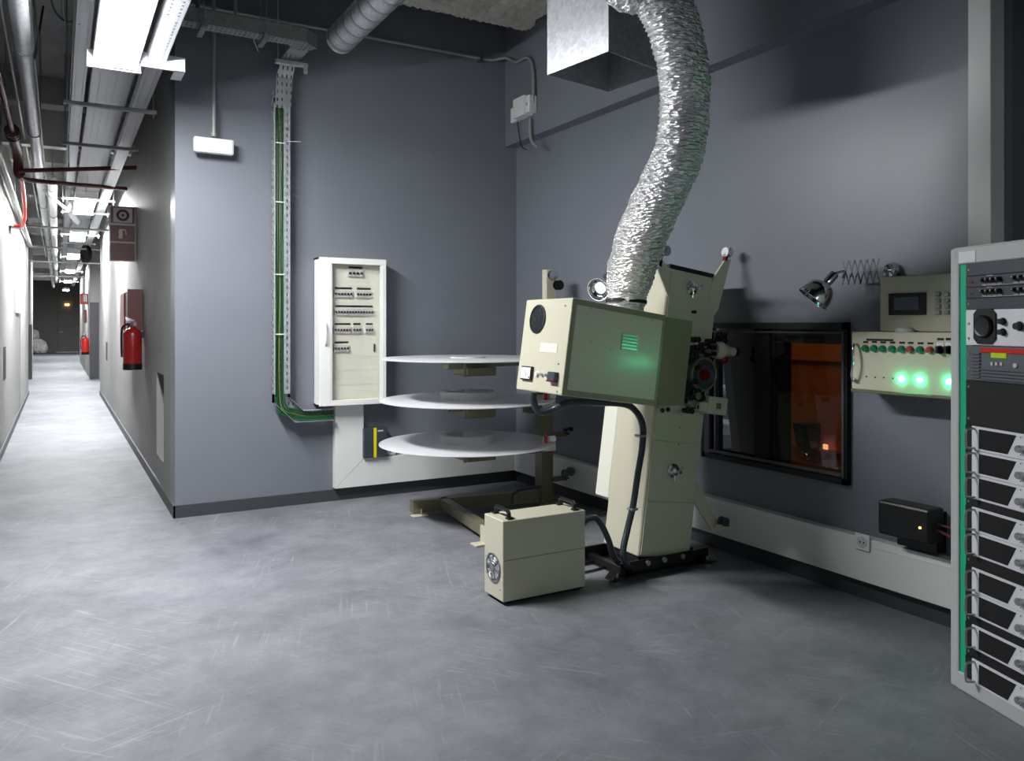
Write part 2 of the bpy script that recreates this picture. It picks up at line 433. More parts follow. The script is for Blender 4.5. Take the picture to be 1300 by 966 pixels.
# slots low in corridor walls
def slot(name, x0, y0, z0, x1, y1, z1): struct(name, G().box(x0, y0, z0, x1, y1, z1), M['blackm'])
slot('trim_1', XC - .004, 14.6, .75, XC + .001, 15.0, 1.05)
slot('trim_2', -.501, 9.9, .75, -.496, 10.3, 1.1)
# ribbed, sprayed deck overhead in the corner of the room
bm = bmesh.new(); nx, ny = 150, 60
vg = []
for j in range(ny + 1):
    row = []
    for i in range(nx + 1):
        x = .9 + i / nx * 2.42; y = 3.4 + j / ny * 2.22
        rib = .035 * (1 if math.sin(x * 2 * math.pi / .30) > -.2 else -1)
        edge = -.05 if y > 5.42 else (-.04 if abs(y - 4.55) < .08 else 0)
        z = 3.78 + rib * (0 if y > 5.40 else 1) + edge + random.uniform(-.008, .008)
        if j == ny: y += random.uniform(-.02, .02); z += .03
        row.append(bm.verts.new((x, y, z)))
    vg.append(row)
for j in range(ny):
    for i in range(nx): bm.faces.new((vg[j][i], vg[j][i + 1], vg[j + 1][i + 1], vg[j + 1][i]))
r = bmesh.ops.extrude_face_region(bm, geom=list(bm.faces))
bmesh.ops.translate(bm, vec=(0, 0, .1), verts=[e for e in r['geom'] if isinstance(e, bmesh.types.BMVert)])
g = G(); g.bm.free(); g.bm = bm
build('ceiling_deck', g, M['foam'], None, 'ribbed ceiling deck sprayed with pale lumpy fire insulation', kind='structure', smooth=False)
# auditorium seen through the port
g = G().box(5.8, 1.5, -1.6, 6.0, 9.5, 3).box(XR + T, 9.3, -1.6, 6, 9.5, 3).box(3.74, 1.3, -1.6, 6, 1.5, 3)
g.box(3.74, 1.4, -1.7, 6, 9.4, -1.6).box(3.74, 1.4, 3, 6, 9.4, 3.1)
g.box(5.76, 1.5, 1.02, 5.8, 9.3, 1.04).box(5.76, 1.5, .24, 5.8, 9.3, .26)
struct('wall_auditorium', g, M['theatre'], 'orange lit auditorium wall seen through the projection port')
area('auditorium_lamp', (4.6, 4.2, 2.6), (0, math.radians(-25), 0), 1.2, 1.2, 2.2, (1, .58, .25))
p = onX(1026, 553, 5.7)
sp = thing('wall_speaker', 'dark wall speaker on the orange auditorium wall seen through the projection port', 'speaker', (5.7, p.y, p.z - .13))
build('cabinet', G().prism([(5.76, p.y - .08, p.z - .10), (5.76, p.y - .08, p.z + .11), (5.58, p.y - .08, p.z + .11), (5.64, p.y - .08, p.z - .10)], (0, .15, 0)), M['black'], sp)
build('driver', G().lathe((5.615, p.y - .005, p.z - .02), (-1, 0, .3), [(.0, 0), (.02, .0), (.04, .008), (.045, .008)]), M['graybox'], sp)
q = onX(1049, 567, 5.76)
single('step_light', G().box(5.74, q.y - .022, q.z - .022, 5.76, q.y + .022, q.z + .022, .004), M['led_lamp'], 'small square lit lamp beside the speaker on the orange auditorium wall', 'lamp')

# ------------------------------------------------------------------ projection port window
w1 = build('window_1', G().box(XR - .03, 2.60, .535, XR + .02, 2.63, 1.345).box(XR - .03, 3.595, .535, XR + .02, 3.625, 1.345)
      .box(XR - .03, 2.60, 1.31, XR + .02, 3.625, 1.345).box(XR - .03, 2.60, .535, XR + .02, 3.625, .565), M['black'], None,
      'black framed projection port in the right wall', kind='structure')
build('window_frame', G().box(XR - .034, 3.50, .575, XR - .006, 3.515, 1.30).box(XR - .034, 3.555, .565, XR - .01, 3.597, 1.31)
      .box(XR - .036, 2.63, .575, XR - .02, 3.58, .592).box(XR - .036, 2.63, 1.288, XR - .015, 3.58, 1.298).box(XR - .036, 2.612, .575, XR - .028, 2.626, 1.30), M['darksteel'], w1)
build('window_sill', G().box(XR + .0, 2.60, .545, XR + T, 3.62, .58), M['black'], w1)
build('window_panel', G().box(XR - .004, 3.225, .55, XR + .008, 3.60, 1.33), M['darkglass'], w1, 'dark reflecting pane')
build('window_mullion', G().box(XR - .006, 3.115, .55, XR + .008, 3.225, 1.33), M['blackm'], w1)
build('window_reveal', G().box(XR + .009, 3.09, .55, XR + T, 3.16, 1.33).box(XR + .02, 2.60, 1.235, XR + T, 3.12, 1.33).box(XR + .02, 2.605, .56, XR + T, 2.625, 1.33), M['blackm'], w1)
build('window_pane', G().box(XR + .004, 2.62, .56, XR + .008, 3.13, 1.32), M['portglass'], w1, 'clear pane over the auditorium')
# ------------------------------------------------------------------ services on the room walls
# white trunking
XT, YT = XR - .06, YA - .06
g = G()
a = onY(425.5, 518, YT).x; b_ = onY(461.5, 518, YT).x
g.prism([(a, YT, .10), (b_, YT, .31), (b_, YT, .745), (a, YT, .745)], (0, .06, 0))
tk = thing('cable_trunking', 'white plastic trunking running from under the switchboard along both walls above the floor', 'cable trunking', (a, YA, .1))
build('riser', g, M['trunk'], tk)
build('back_run', G().prism([(a + .004, YT, .10), (b_ + .004, YT, .31), (XT, YT, .31), (XT, YT, .10)], (0, .06, 0)), M['trunk'], tk)
build('side_run', G().box(XT, 1.96, .10, XR, YT - .003, .31).box(XT - .003, 1.96, .275, XT, YT - .003, .278).box(XT - .0015, 4.1, .10, XT, 4.104, .31).box(XT - .0015, 2.95, .10, XT, 2.953, .31), M['trunk'], tk)
# vertical trunking behind the rack
g = G().box(XR - .10, 1.86, .32, XR, 1.955, 4.0, .003)
single('vertical_trunking', g, M['trunk'], 'tall off-white vertical trunking on the right wall behind the equipment rack', 'cable trunking')
# wall socket
p = onX(1096, 688, XT)
so = thing('wall_socket', 'white round-pin wall socket on the skirting trunking left of the black wall box', 'socket', (XT, p.y, p.z - .04))
build('plate', G().box(XT - .010, p.y - .04, p.z - .04, XT, p.y + .04, p.z + .04, .003), M['white'], so)
build('socket_well', G().lathe((XT - .011, p.y, p.z), (-1, 0, 0), [(.024, -.006), (.024, .001), (.028, .001), (.028, -.003)]).cyl((XT - .008, p.y, p.z), (XT - .0105, p.y, p.z), .023), M['pale'], so)
build('pin_hole', G().cyl((XT - .0125, p.y - .01, p.z), (XT - .010, p.y - .01, p.z), .004).cyl((XT - .0125, p.y + .01, p.z), (XT - .010, p.y + .01, p.z), .004), M['black'], so)
# black wall box with led
x0 = 3.25
a = onX(1114, 634, x0); b_ = onX(1180, 650, x0)
z1 = a.z; z0 = onX(1114, 677, x0).z
bb = thing('wall_control_box', 'black metal box with one amber light low on the right wall beside the rack', 'control box', (x0 + .08, (a.y + b_.y) / 2, z0))
build('case', G().box(x0, b_.y, z0, XT - .001, a.y, z1, .012, seg=2).box(XT - .01, b_.y + .03, .325, XR, a.y - .03, z1 - .03), M['black'], bb)
p = onX(1168, 670, x0)
build('led', G().sphere((x0, p.y, p.z), .005), M['ledamber'], bb, 'amber light')
build('cable', G().tube([(x0 + .04, b_.y + .01, z0 + .07), (x0 + .05, b_.y - .06, z0 + .05), (x0 + .04, b_.y - .16, z0 + .01)], .006, smooth=6).tube([(x0 + .05, b_.y + .01, z0 + .09), (x0 + .06, b_.y - .07, z0 + .08), (x0 + .05, b_.y - .16, z0 + .04)], .006, smooth=6), M['redpipe'], bb, 'reddish cables')
# slate box with yellow stripe
yb = YA - .09
a = onY(462, 544, yb); b_ = onY(492, 578, yb)
sb = thing('alarm_unit', 'small slate grey wall unit with a yellow stripe resting above the white trunking', 'wall unit', ((a.x + b_.x) / 2, yb, b_.z))
build('case', G().box(a.x, yb, .315, b_.x, YA, a.z, .004), M['graybox'], sb)
s0 = onY(474.5, 560, yb).x; s1 = onY(478, 560, yb).x
build('stripe', G().box(s0, yb - .002, .316, s1, yb + .001, a.z), M['yellow'], sb, 'yellow stripe')
build('nameplate', G().box(b_.x - .08, yb - .002, a.z - .03, b_.x - .035, yb + .001, a.z - .02), M['pale'], sb)
p = onY(497, 572, YA - .05)
jb = thing('junction_box', 'small white round junction box on the back wall beside the slate wall unit', 'junction box', (p.x, YA, p.z - .04))
build('cover', G().box(p.x - .04, YA - .05, .3125, p.x + .04, YA, p.z + .045, .012, seg=2), M['white'], jb)
build('gland', G().cyl((p.x - .01, YA - .055, p.z), (p.x - .01, YA - .045, p.z), .012), M['black'], jb)

# switchboard
cx0, cx1, cy, cz0, cz1 = 1.665, 2.182, 5.765, .733, 1.832
cb = thing('electrical_switchboard', 'white wall-mounted switchboard with glazed door showing rows of circuit breakers', 'switchboard', ((cx0 + cx1) / 2, cy, cz0))
g = G(); th = .012
g.box(cx0, cy + .02, cz0, cx0 + th, YA, cz1); g.box(cx1 - th, cy + .02, cz0, cx1, YA, cz1); g.box(cx0, cy + .02, cz1 - th, cx1, YA, cz1); g.box(cx0, cy + .02, cz0, cx1, YA, cz0 + th); g.box(cx0, YA - .01, cz0, cx1, YA, cz1)
build('case', g, M['cabinet'], cb)
ix0 = cx0 + .085; ix1 = cx1 - .035; iz0, iz1 = cz0 + .04, cz1 - .045
g = G().box(cx0, cy, cz0, ix0, cy + .022, cz1, .003).box(ix1, cy, cz0, cx1, cy + .022, cz1, .003).box(ix0 - .002, cy, iz1, ix1 + .002, cy + .022, cz1, .002).box(ix0 - .002, cy, cz0, ix1 + .002, cy + .022, iz0, .002)
g.box(ix0, cy + .004, iz0, ix0 + .01, cy + .03, iz1).box(ix1 - .01, cy + .004, iz0, ix1, cy + .03, iz1)
dr = build('door', g, M['cabinet'], cb)
build('door_glass', G().box(ix0 - .002, cy + .010, iz0 - .002, ix1 + .002, cy + .013, iz1 + .002), M['glass'], dr)
hz = onY(413, 424, cy)
build('handle', G().tube([(hz.x, cy + .002, hz.z + .085), (hz.x, cy - .018, hz.z + .06), (hz.x, cy - .022, hz.z), (hz.x, cy - .018, hz.z - .06), (hz.x, cy + .002, hz.z - .085)], .006, smooth=5).cyl((hz.x, cy - .012, hz.z - .07), (hz.x, cy + .004, hz.z - .07), .01), M['silver'], dr, 'slim grey handle')
ch = cy + .06
g = G().box(ix0 - .02, ch, iz0 - .02, ix1 + .02, ch + .01, iz1 + .02)
rows = [347, 373.5, 396, 418.5, 441.5]
rz = [onY(455, v, ch).z for v in rows]
for z in rz:
    g.box(ix0 - .01, ch - .002, z + .062, ix1 + .01, ch, z + .064); g.box(ix0 - .01, ch - .002, z - .062, ix1 + .01, ch, z - .060)
g.box(ix0 - .01, ch - .002, iz0 + .11, ix1 + .01, ch, iz0 + .112).box(ix0 - .01, ch - .002, iz0 + .22, ix1 + .01, ch, iz0 + .222)
build('mounting_plate', g, M['cream'], cb, 'cream inner plate')
W = ix1 - ix0
layout = [[(.36, .66, 4)], [(.0, .06, 1), (.09, .45, 6), (.52, .82, 5)], [(.0, .04, 1), (.10, .86, 14)], [(.0, .06, 1), (.09, .42, 6), (.45, .62, 3), (.70, .86, 3)], [(.0, .06, 1), (.09, .38, 5)]]
first = None
for z, blocks in zip(rz, layout):
    for f0, f1, n in blocks:
        build('breaker_label', G().box(ix0 + f0 * W + .01, ch - .0035, z + .036, ix0 + f1 * W, ch - .001, z + .050), M['blackm'], cb, 'black label strip')
        for k in range(n):
            bw = (f1 - f0) * W / n; x = ix0 + f0 * W + k * bw
            e = build('circuit_breaker', G().box(x + .0006, ch - .018, z - .026, x + bw - .0006, ch, z + .026, .001), M['pale'], cb)
            build('toggle', G().box(x + bw * .25, ch - .028, z - .008, x + bw * .78, ch - .017, z + .006), M['black'], e)
p = onY(475, 441.5, ch)
build('terminal_plug', G().box(p.x - .006, ch - .01, p.z - .03, p.x + .006, ch, p.z + .03), M['black'], cb)

# emergency light on a drop conduit
ye = 5.80
a = onY(246, 170, ye); b_ = onY(297.5, 196, ye)
el = thing('emergency_light', 'white slab emergency light hanging from a ceiling conduit at the corridor corner', 'emergency light', ((a.x + b_.x) / 2, ye + .03, b_.z))
build('housing', G().box(a.x, ye, b_.z - .005, b_.x, ye + .06, a.z - .01, .014, seg=3), M['white'], el)
build('diffuser', G().box(a.x + .015, ye - .006, b_.z + .008, b_.x - .015, ye + .001, a.z - .022, .003), M['cabinet'], el)
p = onY(271.5, 170, ye + .03)
build('drop_conduit', G().cyl((p.x, ye + .03, p.z - .02), (p.x, ye + .03, CZ), .0125).cyl((p.x, ye + .03, p.z - .02), (p.x, ye + .03, p.z + .01), .018), M['conduit'], el, 'white conduit', smooth=True)

# conduit along the back wall, over the corner, down to a junction box
yc, xu = YA - .03, 3.31 - .03
zc = onY(340, 20, yc).z
zc = (zc + onY(620, 79, yc).z) / 2
pc = onX(676, 90, xu)
c0 = thing('wall_conduit', 'long pale conduit along the top of the back wall bending down beside the corner', 'conduit', (2.2, yc, zc))
p1 = onX(677, 100, xu); p2 = onX(675, 128, xu); 
pts = [(.72, yc, zc), (1.4, yc, zc), (2.2, yc, zc), (3.0, yc, zc), (3.16, yc - .01, zc + .0), (3.26, yc - .10, zc + .03), (xu, 5.70, zc + .10)]
q0 = onX(668, 73, xu); q1 = onX(675, 80, xu); q2 = onX(677, 100, xu); q3 = onX(677, 130, xu); q4 = onX(673, 150, xu); q5 = onX(674, 176, xu); q6 = onX(677, 182, xu); q7 = onX(683, 187, xu)
build('pipe', G().tube(pts[:4] + [pts[4], (3.25, yc - .09, zc + .01)] + [onX(655, 79, xu), q0, q1, q2, q3], .0125, smooth=6), M['conduit'], c0, smooth=True)
build('lower_pipe', G().tube([q4, onX(673, 165, xu), q5, q6, q7], .0125, smooth=6), M['conduit'], c0, smooth=True)
for u in (250, 430, 610):
    p = onY(u, 40, yc).x
    build('clip', G().box(p - .012, yc - .018, zc - .03, p + .012, YA, zc + .02), M['graybox'], c0)
a = onX(659, 128, xu); b_ = onX(673, 146, xu)
j = thing('junction_box', 'white square junction box on the conduit beside the corner, larger of the two there', 'junction box', (3.31, (a.y + b_.y) / 2, b_.z))
build('case', G().box(3.22, b_.y, b_.z, 3.309, a.y, a.z, .006, seg=2), M['white'], j)
c = onX(677, 137, 3.24)
build('toggle_switch', G().box(3.235, b_.y - .06, b_.z + .01, 3.309, b_.y, a.z - .01, .006).cyl((3.24, b_.y - .03, (a.z + b_.z) / 2), (3.215, b_.y - .03, (a.z + b_.z) / 2 - .01), .012), M['white'], j)
a = onX(648, 138, 3.27); b_ = onX(656, 153, 3.27)
j = thing('detector_box', 'small white box left of the larger junction box at the wall corner', 'junction box', (3.31, (a.y + b_.y) / 2, b_.z))
build('case', G().box(3.27, b_.y, b_.z, 3.309, a.y, a.z, .005, seg=2), M['white'], j)
build('cable', G().tube([(3.29, b_.y + .02, b_.z), (3.29, b_.y, b_.z - .1), (3.29, b_.y - .05, b_.z - .22), (3.295, b_.y - .12, b_.z - .26)], .004, smooth=5), M['blackm'], j, 'thin dark cable')

# vertical conduits hanging in front of the back wall, ceiling rods
for (u, yy, r_, lab, nm) in ((299, 5.6, .011, 'short conduit dropping from the ceiling behind the horizontal cable tray', 'drop_conduit'),):
    p = onY(u, 20, yy)
    single(nm, G().cyl((p.x, yy, 3.36), (p.x, yy, CZ), r_), M['conduit'], lab, 'conduit', smooth=True)

# ---- horizontal perforated tray and riser
zt = 3.26
yf0, yf1 = 5.40, 5.52
xa, xb0, xb1 = .56, 1.40, 1.53
ct = thing('cable_tray', 'galvanised tray crossing from the corridor then turning down the back wall to the switchboard', 'cable tray', (1.0, 5.5, zt))
t = .003
build('tray_bottom', G().prism([(xa, yf0, zt), (xb0 + .07, yf0, zt), (xb1 + .04, yf0 + .10, zt), (xb1, yf1 + .04, zt), (xb1, 5.86, zt), (xb0, 5.86, zt), (xb0, yf1 + .02, zt), (xb0 - .03, yf1, zt), (xa, yf1, zt)], (0, 0, t)), M['perfX'], ct, 'perforated underside')
build('side_wall', G().prism([(xa, yf0, zt), (xb0 + .07, yf0, zt), (xb0 + .07, yf0, zt + .09), (xa, yf0, zt + .09)], (0, t, 0))
      .prism([(xb0 + .07, yf0, zt), (xb1 + .04, yf0 + .10, zt), (xb1 + .04, yf0 + .10, zt + .09), (xb0 + .07, yf0, zt + .09)], (t, t, 0))
      .prism([(xb1 + .04, yf0 + .10, zt), (xb1, yf1 + .04, zt), (xb1, yf1 + .04, zt + .09), (xb1 + .04, yf0 + .10, zt + .09)], (t, 0, 0))
      .box(xb1, yf1 + .04, zt, xb1 + t, 5.85, zt + .09).box(xb0 - t, yf1 + .02, zt, xb0, 5.85, zt + .09), M['zincd'], ct)
build('tray_lid', G().prism([(xa, yf0, zt + .09), (xb0 + .07, yf0, zt + .09), (xb1 + .04, yf0 + .10, zt + .09), (xb1, yf1 + .04, zt + .09), (xb1, 5.86, zt + .09), (xb0, 5.86, zt + .09), (xb0, yf1 + .02, zt + .09), (xb0 - .03, yf1, zt + .09), (xa, yf1, zt + .09)], (0, 0, t)), M['zincd'], ct)
def hook(u):
    p = onY(u, 45, yf0).x
    build('hanger', G().box(p - .018, yf0 - .05, zt - .035, p + .018, yf1 + .05, zt - .003, .003).box(p - .02, yf0 - .04, zt - .04, p + .02, yf0 - .015, zt + .01)
          .cyl((p - .0, yf0 - .03, zt - .03), (p, yf0 - .03, CZ), .004, seg=8).cyl((p - .0, yf1 + .03, zt - .03), (p, yf1 + .03, CZ), .004, seg=8), M['zincd'], ct)
hook(258); hook(337)
build('cable_tie', G().tube([onY(321, 45, yf0 - .01), onY(323, 54, yf0 - .03), onY(328, 65, yf0 - .05)], .003, seg=6), M['white'], ct, 'white cable tie')
# bend down: upper closed part then open ladder with cables
yr0, yr1 = 5.80, 5.865     # tray stands off the wall
rx0, rx1 = onY(348, 300, yr0).x, onY(368, 300, yr0).x
rt0, rt1 = onY(351, 120, yr0).x, onY(371, 120, yr0).x
ztop = onY(360, 90, yr0).z
zcv = onY(356, 137, yr0).z
def ribbon(pl, pr, off):
    g = G()
    for (a, b_), (c, d_) in zip(zip(pl, pr), zip(pl[1:], pr[1:])): g.prism([a, b_, d_, c], off)
    return g
build('riser_cover', ribbon([(xb0, 5.60, zt - .0), (rt0 + .01, 5.74, zt - .04), (rt0, 5.79, zt - .14), (rt0 - .012, yr0, zcv)], [(xb1, 5.60, zt - .0), (rt1 + .01, 5.74, zt - .04), (rt1, 5.79, zt - .14), (rt1 - .010, yr0, zcv)], (0, t, 0)), M['perfZ'], ct, 'perforated cover at the top of the riser')
build('bracket', G().box(rt0 - .03, 5.70, zt - .075, rt1 + .09, 5.735, zt - .045, .003).box(rt1 + .06, 5.70, zt - .12, rt1 + .085, 5.72, zt - .06).cyl((rt0 - .01, 5.715, zt - .06), (rt0 - .01, 5.715, CZ), .004, seg=8), M['zinc'], ct)
zb = onY(357, 500, yr0).z
# flanges with slots: short bars between slots so the light really passes
def flange(x, z0, z1, nm):
    g = G(); g.box(x, yr0 - .0, z0, x + t, yr0 + .012, z1).box(x, yr1 - .012, z0, x + t, yr1, z1)
    k = z0
    while k < z1: g.box(x, yr0, k, x + t, yr1, k + .025); k += .05
    return build(nm, g, M['zinc'], ct, 'slotted side flange')
flange(rx0 - .004, zb, zcv + .1, 'flange'); flange(rx1, zb, zcv + .1, 'flange')
g = G().box(rx0, yr1 - t, zb, rx1, yr1, zcv + .1)
build('riser_back', g, M['perfZ'], ct, 'perforated back plate')
g = G().box(rx1 - .034, yr0 - .002, zb, rx1, yr0 + .001, zcv + .03)
g = G().box(rx1 - .042, yr0 - .002, zb, rx1 - .026, yr0 + .001, zcv + .03).box(rx1 - .014, yr0 - .002, zb, rx1 + .002, yr0 + .001, zcv + .03)
k = zb
while k < zcv: g.box(rx1 - .027, yr0 - .002, k, rx1 - .013, yr0 + .001, k + .028); k += .052
build('riser_lip', g, M['zinc'], ct, 'slotted front lip')
build('riser_edge', G().box(rx0 - .004, yr0 - .004, zb, rx0 + .008, yr0 + .001, zcv + .03), M['zinc'], ct)
# lower bend to the switchboard
def arc(x0, z0, R, x1, n=7):
    P = [(x0, z0)]
    for i in range(1, n + 1):
        a = math.pi / 2 * i / n; P.append((x0 + R * (1 - math.cos(a)), z0 - R * math.sin(a)))
    P.append((x1, z0 - R)); return P
xe = onY(425, 520, yr0).x
zl = onY(400, 535, yr0).z
zu = onY(400, 521, yr0).z
Ro = zb - zl
outer = [(rx0, zb), (rx0, zb - Ro * .30), (rx0 + Ro * .72, zl), (xe, zl)]
inner = [(rx1, zb), (rx1, zb - .03), (rx1 + .10, zu), (xe, zu)]
build('bend_back', ribbon([(x, yr1 - t, z) for x, z in outer], [(x, yr1 - t, z) for x, z in inner], (0, t, 0)), M['perfZ'], ct, 'lower bend')
g = G()
for P in (outer, inner):
    for (a, c), (e, f) in zip(P, P[1:]): g.prism([(a, yr0, c), (e, yr0, f), (e, yr1, f), (a, yr1, c)], (0, 0, t))
build('bend_edge', g, M['zinc'], ct)
cols = ['green', 'greend', 'green', 'yellowgreen', 'greend', 'steel', 'green']
for i, cc in enumerate(cols):
    k = i / 6; x = rx0 + .016 + k * (rx1 - rx0 - .055); wob = lambda: random.uniform(-.004, .004)
    R = Ro - .02 - k * .09; yy = yr0 + .02 + random.uniform(-.008, .02)
    zbot = zl + .014 + k * (zu - zl - .03)
    P = [(x, yr1 - .02, zcv + .08)] + [(x + wob(), yy, zcv - .05 - j * (zcv - .05 - zb - .02) / 6) for j in range(7)]
    P += [(x + .02, yy, zb - (zb - zbot) * .62), (x + .09, yy, zbot + .03), (x + .2, yy, zbot), (xe, yy, zbot)]
    c = build('power_cable', G().tube(P, .0055, seg=8, smooth=5), M[cc], ct, 'green insulated cable' if 'gre' in cc and 'y' not in cc else None, smooth=True)
for v in (182, 257, 349, 425):
    p = onY(357, v, yr0)
    build('tie_wrap', G().box(rx0 + .01, yr0 + .005, p.z, rx1 - .035, yr0 + .009, p.z + .008), M['white'], ct)
build('loose_tie', G().tube([onY(365, 179.5, yr0 - .02), onY(382, 180, yr0 - .06)], .002, seg=6), M['white'], ct, 'projecting white tie end')

# ------------------------------------------------------------------ ventilation
zbx = 2.60
bn, bl, br, bf = Vector((2.214, 2.98, zbx)), Vector((2.155, 3.418, zbx)), Vector((2.647, 3.09, zbx)), Vector((2.60, 3.50, zbx))
cen = (bn + bl + br + bf) / 4
dv = thing('ventilation_duct', 'square open-ended galvanised sheet duct dropping from the ceiling', 'ventilation duct', cen)
g = G()
pp = [bn, br, bf, bl]
for a, b_ in zip(pp, pp[1:] + pp[:1]):
    inn = (cen - (a + b_) / 2).normalized() * .004
    g.prism([a, b_, b_ + Vector((0, 0, .75)), a + Vector((0, 0, .75))], inn)
build('drop_section', g, M['zinc'], dv)
build('inner_shade', G().prism([p_ + (cen - p_).normalized() * .01 + Vector((0, 0, .34)) for p_ in pp], (0, 0, .01)), M['blackm'], dv, 'painted shade inside the duct')  # black sheet in place of the shade up inside the duct
build('ceiling_plenum', G().box(1.95, 1.2, 3.24, 2.95, 3.42, 3.6), M['zincd'], dv)
# flexible foil duct down to the lamphouse
path = [(793, 397, 3.33), (795, 382, 3.33), (800, 350, 3.28), (815, 300, 3.06), (840, 243, 2.78), (863, 190, 2.62), (869, 130, 2.59), (866, 80, 2.53), (850, 20, 2.50), (826, -18, 2.52), (790, -35, 2.60)]
P = [onY(*q) for q in path]; P.append(Vector((P[-1].x - .08, P[-1].y + .02, 3.26)))
rad = [.092, .10, .120, .122, .112, .106, .105, .104, .108, .11, .11, .11]
fd = thing('flexible_exhaust_hose', 'crinkled silver foil hose curving from the ceiling to the projector lamphouse', 'flexible duct', P[0])
g = G()
n_s = 22; Q = []
g.tube(P, .1, seg=36, smooth=n_s, rad=rad, wob=0, cap=False)
# corrugate and crumple
g.bm.verts.ensure_lookup_table()
nr = len(g.bm.verts) // 36
for i in range(nr):
    ring = [g.bm.verts[i * 36 + k] for k in range(36)]
    c = sum((v.co for v in ring), Vector()) / 36
    low = max(0, 1 - i / (nr * .33))
    f = 1 + (.035 if i % 3 == 0 else -.015) * (1 - .3 * low)
    for k, v in enumerate(ring):
        a = k / 36 * 2 * math.pi
        cr = .020 * math.sin(3 * a + i * .21) * math.sin(i * .17) + .016 * math.sin(7 * a + i * .55) + random.uniform(-.012, .012)
        v.co = c + (v.co - c) * (f + cr * (1 + low))
build('foil_sleeve', g, M['foil'], fd, smooth=True)
build('clamp_band', G().tube([P[1] - Vector((0, 0, .012)), P[1] + Vector((.001, 0, .006))], .108, seg=36), M['blackm'], fd, 'dark band at its lower end')
build('spigot', G().cyl(P[0] - Vector((0.004, 0, .045)), P[1] - Vector((0, 0, .006)), .094, seg=36), M['zinc'], fd, smooth=True)
# wrapped round duct near the back wall
p = onY(432, 50, 5.35)
rp = thing('round_duct', 'foil wrapped round duct ending in front of the back wall near the ceiling', 'ventilation duct', (p.x, 5.35, p.z))
g = G().cyl((p.x, 5.35, p.z), (p.x, 3.2, p.z), .098, seg=32)
build('duct_body', g, M['zinc'], rp, smooth=True)
for i in range(14):
    y = 5.30 - i * .15
    build('seam_band', G().cyl((p.x, y, p.z), (p.x, y - .02, p.z), .101, seg=32), M['steel'], rp, smooth=True)
build('end_cap', G().lathe((p.x, 5.35, p.z), (0, 1, 0), [(.099, -.03), (.10, 0), (.085, .02), (.0, .03)]), M['foil'], rp, smooth=True)
# ------------------------------------------------------------------ film platter
PX, PY = 2.46, 4.93
CXc, CYc = 3.15, 5.04
pt = thing('film_platter', 'three-tier film platter with big pale aluminium discs on an olive column', 'film platter', (CXc, CYc, 0))
build('column', G().box(CXc - .05, CYc - .05, .02, CXc + .05, CYc + .05, 1.40, .004), M['beiged'], pt)
build('base_plate', G().box(CXc - .09, CYc - .08, 0, CXc + .07, CYc + .08, .02, .003), M['beiged'], pt)
l1 = build('base_leg', G().prism([(CXc, CYc - .03, .02), (CXc, CYc + .03, .02), (2.15, 5.22, .02), (2.15, 5.16, .02)], (0, 0, .085)), M['beiged'], pt)
build('foot_pad', G().box(2.13, 5.10, 0, 2.24, 5.165, .012, .003).cyl((2.20, 5.13, 0), (2.20, 5.13, .05), .006), M['beige'], l1)
l2 = build('base_leg', G().prism([(2.35, 5.17, .035), (2.41, 5.17, .035), (2.31, 4.24, .035), (2.25, 4.24, .035)], (0, 0, .07)), M['beiged'], pt)
build('foot_pad', G().box(2.17, 4.24, 0, 2.26, 4.32, .012, .003).box(2.245, 4.24, .012, 2.255, 4.33, .11), M['beige'], l2)
